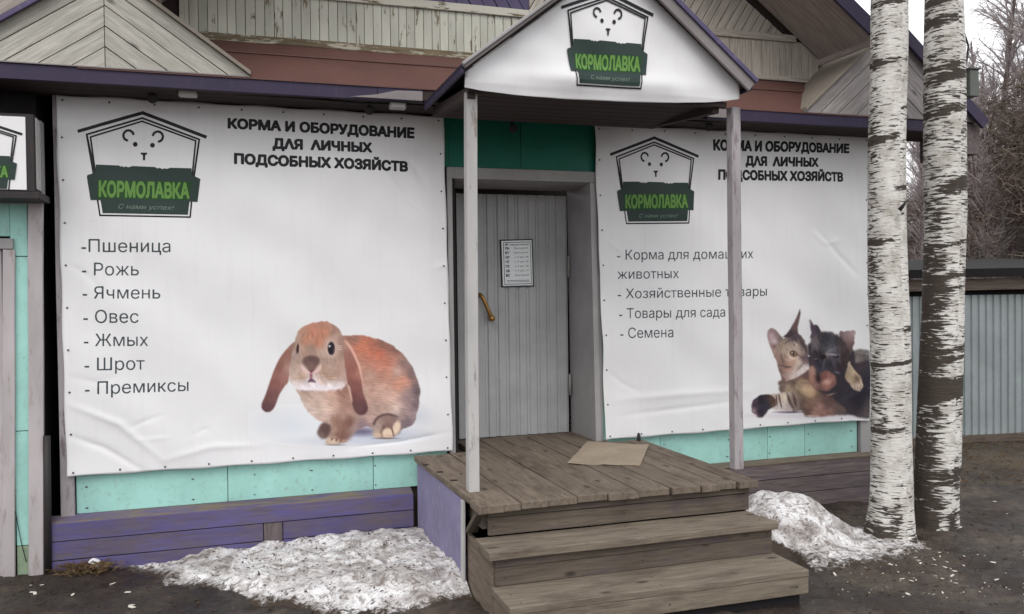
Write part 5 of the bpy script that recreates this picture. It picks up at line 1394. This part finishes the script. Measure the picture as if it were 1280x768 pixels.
tb2, at2 = birch([(0, 1159, 1204), (60, 1158, 1207), (120, 1158, 1207.5), (200, 1157, 1208.5), (260, 1158.5, 1209), (330, 1157.5, 1206.5), (400, 1155, 1205.5), (440, 1152.5, 1204.5), (500, 1150, 1203),
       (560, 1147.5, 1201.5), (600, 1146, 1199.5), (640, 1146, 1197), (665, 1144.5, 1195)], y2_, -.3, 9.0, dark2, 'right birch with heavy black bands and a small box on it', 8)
tube('branch_stub', [PY(1124, 263, y1_-.18), PY(1129, 257, y1_-.2), PY(1134, 250, y1_-.22)], [.016, .012, .004], M['iron'], bpy.data.objects['birch_tree'], 7)
# box fixed to the right birch
c = PY(1209, 106, y2_-.02)
bx_ = root('bird_box', 'small grey green wooden box fixed high on the right birch', 'box', (c[0], c[1], c[2]-.1))
box('body', c[0]-.04, c[0]+.045, c[1]-.07, c[1]+.06, c[2]-.105, c[2]+.10, M['box_green'], bx_, .004)
box('lid', c[0]-.048, c[0]+.053, c[1]-.082, c[1]+.068, c[2]+.101, c[2]+.115, M['box_green'], bx_, .003)
tube('strap', px_line([(1203, 36, y2_-.03), (1207.5, 48, y2_-.03), (1210.5, 58, y2_-.03), (1209, 72, y2_-.03), (1206, 90, y2_-.02)]), .008, M['iron'], bx_, 6)
# exposed roots between the birches
def rootlet(pts, r): return tube_data([PZ(*p) for p in pts], r, 8)
vs, fs = rootlet([(1150, 674, -.06), (1172, 681, -.07), (1195, 693, -.09), (1222, 704, -.13)], [.045, .03, .022, .01])
mesh_obj('surface_root', vs, fs, M['mud'], tb2, None, True)

# ------------------------------------------------------------------ shed with corrugated wall
shed = root('metal_shed', 'low shed of grey corrugated sheet under a dark timber edge, behind the birches', 'shed', (8.6, 2.0, 0))
A = Vector((7.2, 2.08, 0)); B = Vector((11.6, 1.55, 0)); dd = (B-A).normalized(); nn = Vector((dd.y, -dd.x, 0))
z0, z1 = -.2, 1.70
cw = box('wall_core', 7.3, 11.5, 2.35, 4.2, -.2, 1.9, M['black'], shed, 0)
L_ = (B-A).length; ns = 4
for k in range(ns):
    a = A+dd*(L_*k/ns); vs = []; fs = []; x = 0; i = 0; wdt = L_/ns+.02
    off = -nn*(-.003 if k % 2 else .003)
    while x < wdt:
        for (dx, dp) in ((0, 0), (.052, 0), (.062, .02), (.092, .02), (.102, 0)):
            if dx == .102: continue
            p = a+dd*min(x+dx, wdt)+nn*(-dp)+off
            vs.append((p.x, p.y, z0)); vs.append((p.x, p.y, z1+.01*math.sin(k)))
        x += .102
    m_ = len(vs)//2
    fs = [(2*i, 2*i+2, 2*i+3, 2*i+1) for i in range(m_-1)]
    o = mesh_obj('sheet', vs, fs, M['fence'], shed)
    md = o.modifiers.new('s', 'SOLIDIFY'); md.thickness = .002
def beam(name, za, zb_, out, mat, a0=-.1, a1=.1):
    p = A-dd*.0+dd*a0+nn*out; q_ = B+dd*a1+nn*out
    return board(name, (p.x, p.y, (za+zb_)/2), (q_.x, q_.y, (za+zb_)/2+.02), .06, zb_-za, mat, shed, warp=.006)
beam('gap_board', 1.695, 1.755, -.06, M['tar']); beam('edge_beam', 1.76, 1.90, .07, M['beam']); 
rr2 = []
p = A+nn*.15; q_ = B+nn*.15
mesh_obj('shed_roof', [(p.x-.1, p.y, 1.91), (q_.x, q_.y, 1.95), (q_.x+.2, q_.y+3, 2.15), (p.x+.2, p.y+3, 2.1),
                       (p.x-.1, p.y, 2.01), (q_.x, q_.y, 2.06), (q_.x+.2, q_.y+3, 2.26), (p.x+.2, p.y+3, 2.2)],
         [(0, 1, 2, 3), (4, 7, 6, 5), (0, 4, 5, 1), (2, 6, 7, 3), (1, 5, 6, 2), (0, 3, 7, 4)], M['tar'], shed)
beam('lower_rail', -.2, -.0, .02, M['beam'])

# ------------------------------------------------------------------ bare trees and thicket behind
M['btwig'] = NT('bare_twigs', .9, .1).color((148, 140, 140))
M['btrunk'] = NT('bare_trunk', .9, .1).color((92, 80, 78))
M['thick'] = NT('brown_thicket', .9, .1).color((100, 90, 82))
def tree_meshes(h, seed, droop, nb, name, tw=1.):
    R2 = random.Random(seed); V1, F1, V2, F2 = [], [], [], []
    def add(V, Fq, pts, rads, seg):
        v, f = tube_data(pts, rads, seg, False); o_ = len(V); V.extend(v); Fq.extend([tuple(i+o_ for i in q) for q in f])
    pts = [Vector((0, 0, -.3))]; d = Vector((R2.uniform(-.04, .04), R2.uniform(-.04, .04), 1))
    N = 14
    for i in range(N):
        d = (d+Vector((R2.uniform(-.05, .05), R2.uniform(-.05, .05), .1))).normalized(); pts.append(pts[-1]+d*h/N)
    rad = [h*.0075*(1-i/(N+1))+.012 for i in range(N+1)]
    add(V1, F1, pts, rad, 7)
    for k in range(nb):
        t = R2.uniform(.18, .97); i = int(t*N); p = pts[i].lerp(pts[i+1], t*N-i); an = R2.uniform(0, 6.28)
        L_ = h*R2.uniform(.10, .24)*(1.15-t); up = R2.uniform(.8, 2.4)
        e = Vector((math.cos(an), math.sin(an), up)).normalized(); bp = [p]
        for j in range(5):
            e = (e+Vector((R2.uniform(-.22, .22), R2.uniform(-.22, .22), -droop*.2))).normalized(); bp.append(bp[-1]+e*L_/5)
        add(V2, F2, bp, [.020*(1-j/6.5)+.005 for j in range(6)], 4)
        for j in range(1, 6):
            for _ in range(3):
                f = (e+Vector((R2.uniform(-1, 1), R2.uniform(-1, 1), R2.uniform(-.7, .7)))).normalized(); q0 = bp[j]; sp = [q0]; ll = L_*R2.uniform(.2, .5)
                for s_ in range(3):
                    f = (f+Vector((R2.uniform(-.3, .3), R2.uniform(-.3, .3), -droop*.5))).normalized(); sp.append(sp[-1]+f*ll/3)
                add(V2, F2, sp, [.008*tw, .006*tw, .005*tw, .003*tw], 3)
                if R2.random() < .75:
                    f2 = (f+Vector((R2.uniform(-1, 1), R2.uniform(-1, 1), R2.uniform(-.8, .3)))).normalized()
                    add(V2, F2, [sp[1], sp[1]+f2*ll*.35, sp[1]+f2*ll*.6+Vector((0, 0, -droop*.12))], [.005*tw, .004*tw, .003*tw], 3)
    out = []
    for nm, V, Fq, mt in (('trunk', V1, F1, M['btrunk']), ('crown', V2, F2, M['btwig'])):
        me = bpy.data.meshes.new(nm); me.from_pydata([tuple(v) for v in V], [], Fq); me.materials.append(mt); out.append(me)
    return out
def dir_pt(px, dist):
    d = _ray(px, 360); a = math.atan2(d[0], d[1]); return (CAM[0]+dist*math.sin(a), CAM[1]+dist*math.cos(a))
variants = [tree_meshes(10, 21, .10, 120, 'a', .8), tree_meshes(12, 22, .22, 140, 'b', .8), tree_meshes(9, 25, .05, 110, 'c', .8)]
def plant_tree(px, dist, sc_, vi, lab):
    x, y = dir_pt(px, dist)
    r = root('bare_tree', lab, 'tree', (x, y, 0), 'bare trees behind the shed'); r.rotation_euler = (0, 0, random.uniform(0, 6.28)); 
    r.scale = (sc_, sc_, sc_)
    for me in variants[vi]:
        o = bpy.data.objects.new(me.name, me); COL.objects.link(o); o.parent = r
GL = 'leafless grey tree standing against the white sky behind the shed'
for px, dist, sc_, vi in ((1246, 24, .98, 1), (1268, 27, 1.05, 1), (1222, 22, .62, 0), (1236, 30, .95, 2), (1262, 19, .6, 2), (1290, 22, 1., 0),
                          (1150, 24, .74, 0), (1142, 29, .8, 2), (1158, 33, .9, 1), (1145, 18, .5, 2), (1214, 27, .7, 1), (1229, 18, .5, 0), (1275, 34, 1.1, 0), (1252, 38, 1.2, 2), (1320, 26, 1., 1),
                          (1350, 20, .8, 0), (1400, 24, 1., 1), (1100, 26, .8, 0), (1232, 35, 1.1, 0), (1205, 33, .9, 2)):
    plant_tree(px, dist, sc_, vi, GL if px > 1200 else 'leafless grey tree seen through the narrow gap between the two birches')
# dense brown young conifers / thicket, each its own crown and stems
def thicket_mesh(h, rad, seed, leaf):
    R2 = random.Random(seed); V1, F1, V2, F2 = [], [], [], []
    for k in range(11):
        x, y = R2.gauss(0, rad*.5), R2.gauss(0, rad*.3); pts = [Vector((x, y, -.2))]; hh = h*R2.uniform(.7, .98)
        for i in range(7): pts.append(pts[-1]+Vector((R2.uniform(-.12, .12), R2.uniform(-.1, .1), hh/7)))
        v, f = tube_data(pts, [.085*(1-i/8.5) for i in range(8)], 6, False); o_ = len(V1); V1.extend(v); F1.extend([tuple(i+o_ for i in q) for q in f])
        for _ in range(16):
            i = R2.randrange(1, 7); e = Vector((R2.uniform(-1, 1), R2.uniform(-1, 1), R2.uniform(.1, 1))).normalized()*R2.uniform(.3, .9)
            v, f = tube_data([pts[i], pts[i]+e*.5, pts[i]+e+Vector((0, 0, .15))], [.03, .02, .008], 4, False); o_ = len(V1); V1.extend(v); F1.extend([tuple(j+o_ for j in q) for q in f])
    for _ in range(leaf):
        t = R2.random()**.75; z = h*(.22+.78*t); rr_ = rad*(1.05-.75*max(0, t-.35)/.65)*math.sqrt(R2.random()); an = R2.uniform(0, 6.28)
        p = Vector((rr_*math.cos(an), rr_*math.sin(an), z+R2.uniform(-.2, .2)))
        if mnoise.noise(p*1.3+Vector((seed, 0, 0))) < .0+(.4 if z < h*.45 else 0): continue
        e = Vector((R2.uniform(-1, 1), R2.uniform(-1, 1), R2.uniform(-.5, 1))).normalized(); w_ = e.cross(Vector((R2.uniform(-1, 1), R2.uniform(-1, 1), .3))).normalized()*R2.uniform(.005, .011)
        l_ = R2.uniform(.12, .34); o_ = len(V2); V2.extend([p-w_, p+w_, p+e*l_+w_*.2, p+e*l_-w_*.2]); F2.append((o_, o_+1, o_+2, o_+3))
    out = []
    for nm, V, Fq, mt in (('stems', V1, F1, M['btrunk']), ('crown', V2, F2, M['thick'])):
        me = bpy.data.meshes.new(nm); me.from_pydata([tuple(v) for v in V], [], Fq); me.materials.append(mt); out.append(me)
    return out
tv = [thicket_mesh(5.4, 1.9, 5, 11000), thicket_mesh(4.6, 1.7, 6, 9500)]
for px, dist, sx, sz, vi in ((1285, 19, 1.0, 1.05, 0), (1250, 21.5, .95, .92, 1), (1225, 24, .9, .80, 0), (1262, 25, 1., .98, 1), (1150, 25, .9, .85, 0), (1135, 21, .8, .8, 1),
                             (1330, 18, 1.1, 1.1, 1), (1385, 20, 1.1, 1.1, 0), (1195, 26, 1., .85, 1), (1105, 24, 1., .8, 0)):
    x, y = dir_pt(px, dist)
    r = root('thicket_tree', 'dense brown leafless tree clump seen %s' % ('right of both birches over the dark shed roof' if px > 1205 else 'through the gap between the two birches'), 'tree', (x, y, 0), 'brown tree clumps behind the shed')
    r.rotation_euler = (0, 0, random.uniform(0, 6.28)); r.scale = (sx, sx, sz)
    for me in tv[vi]:
        o = bpy.data.objects.new(me.name, me); COL.objects.link(o); o.parent = r

# ------------------------------------------------------------------ litter on the ground
M['chip'] = NT('pale_husk', .7).color((205, 200, 190)); M['debris'] = NT('dark_debris', .9).color((70, 58, 50))
M['grass'] = NT('dead_grass', .9).color((100, 82, 60))
def scatter(name, pts, fn, mat, label):
    V, Fq = [], []
    for x, y, z in pts:
        v, f = fn(x, y, z); o_ = len(V); V.extend(v); Fq.extend([tuple(i+o_ for i in q) for q in f])
    o = mesh_obj(name, V, Fq, mat); o['kind'] = 'stuff'; o['label'] = label; return o
R3 = random.Random(4)
def flake(s0, s1, th):
    def fn(x, y, z):
        a = R3.uniform(0, 3.14); l_ = R3.uniform(s0, s1); w_ = l_*R3.uniform(.25, .5); c_, s_ = math.cos(a), math.sin(a); t = R3.uniform(-.3, .3)
        P_ = [(-l_, -w_), (0, -w_*1.3), (l_, -w_*.4), (l_*.7, w_), (-l_*.6, w_)]
        v = [(x+p*c_-q*s_, y+p*s_+q*c_, z+p*t+dz) for dz in (0, th) for p, q in P_]
        n = len(P_); return v, [tuple(range(n))[::-1], tuple(range(n, 2*n))]+[(i, (i+1) % n, n+(i+1) % n, n+i) for i in range(n)]
    return fn
pts = []
for _ in range(34):
    px = R3.gauss(1165, 60); py = R3.uniform(700, 760) if R3.random() < .6 else R3.uniform(610, 760); px = min(max(px, 1015), 1280)
    x, y, _z = PZ(px, py, -.08); pts.append((x, y, gz(x, y)+.004))
for _ in range(14):
    px = R3.uniform(20, 600); py = R3.uniform(725, 767); x, y, _z = PZ(px, py, .02); pts.append((x, y, gz(x, y)+.004))
tiny = []
for _ in range(90):
    px = R3.gauss(1150, 80); py = R3.uniform(690, 765); px = min(max(px, 1015), 1280); x, y, _z = PZ(px, py, -.08); tiny.append((x, y, gz(x, y)+.003))
scatter('husk_litter', tiny, flake(.003, .007, .002), M['chip'], 'tiny pale husks on the mud by the birches')
scatter('husk_litter', pts, flake(.007, .022, .003), M['chip'], 'pale husks and scraps scattered on the mud')
pts = []
for _ in range(1800):
    x, y = R3.uniform(-1.6, 6.5), R3.uniform(-3, 1.2); pts.append((x, y, gz(x, y)+.002))
scatter('mud_crumbs', pts, flake(.004, .012, .006), M['debris'], 'dark crumbs and leaf scraps trodden into the mud')
pts = []
for _ in range(420):
    if R3.random() < .7:
        x, y = R3.uniform(-.6, 1.22), R3.uniform(-1.5, -.12); h = heap_left(x, y)
    else:
        x, y = R3.uniform(3.1, 4.5), R3.uniform(-1.3, -.2); h = heap_right(x, y)
    if h > .03: pts.append((x, y, gz(x, y)-.012+h+.012))
scatter('snow_debris', pts, flake(.003, .011, .004), M['debris'], 'bark flakes and dark scraps lying on the old snow')
def blade(x, y, z):
    a = R3.uniform(0, 6.28); l_ = R3.uniform(.03, .09); d = Vector((math.cos(a), math.sin(a), R3.uniform(.05, .8))).normalized()*l_
    w_ = Vector((-d.y, d.x, 0)).normalized()*.002; p = Vector((x, y, z))
    return [p-w_, p+w_, p+d*.6+w_*.7+Vector((0, 0, .004)), p+d-Vector((0, 0, .01))], [(0, 1, 2, 3)]
pts = []
for _ in range(900):
    c = PZ(108, 714, .03) if R3.random() < .7 else PZ(22, 706, .03)
    x, y = R3.gauss(c[0], .075), R3.gauss(c[1], .05); pts.append((x, y, gz(x, y)+R3.uniform(0, .04)))
for _ in range(1100):
    x, y = R3.uniform(5.4, 10), R3.uniform(.2, 1.9); pts.append((x, y, gz(x, y)))
scatter('dead_grass', pts, blade, M['grass'], 'tufts of brown dead grass')
# a lump of ice by the plinth
c = PZ(119, 706, .06)
bm = bmesh.new(); bmesh.ops.create_icosphere(bm, subdivisions=3, radius=.047)
for v in bm.verts: v.co *= 1+.35*mnoise.noise(v.co*22); v.co.z *= .9
me = bpy.data.meshes.new('snow_lump'); bm.to_mesh(me); bm.free(); me.materials.append(NT('clean_snow', .6).color((214, 214, 220))); me.shade_smooth()
tag(link(bpy.data.objects.new('snow_lump', me), None, Matrix.Translation(c)), 'fist-sized white snow lump by the left end of the purple plinth', 'snow lump')
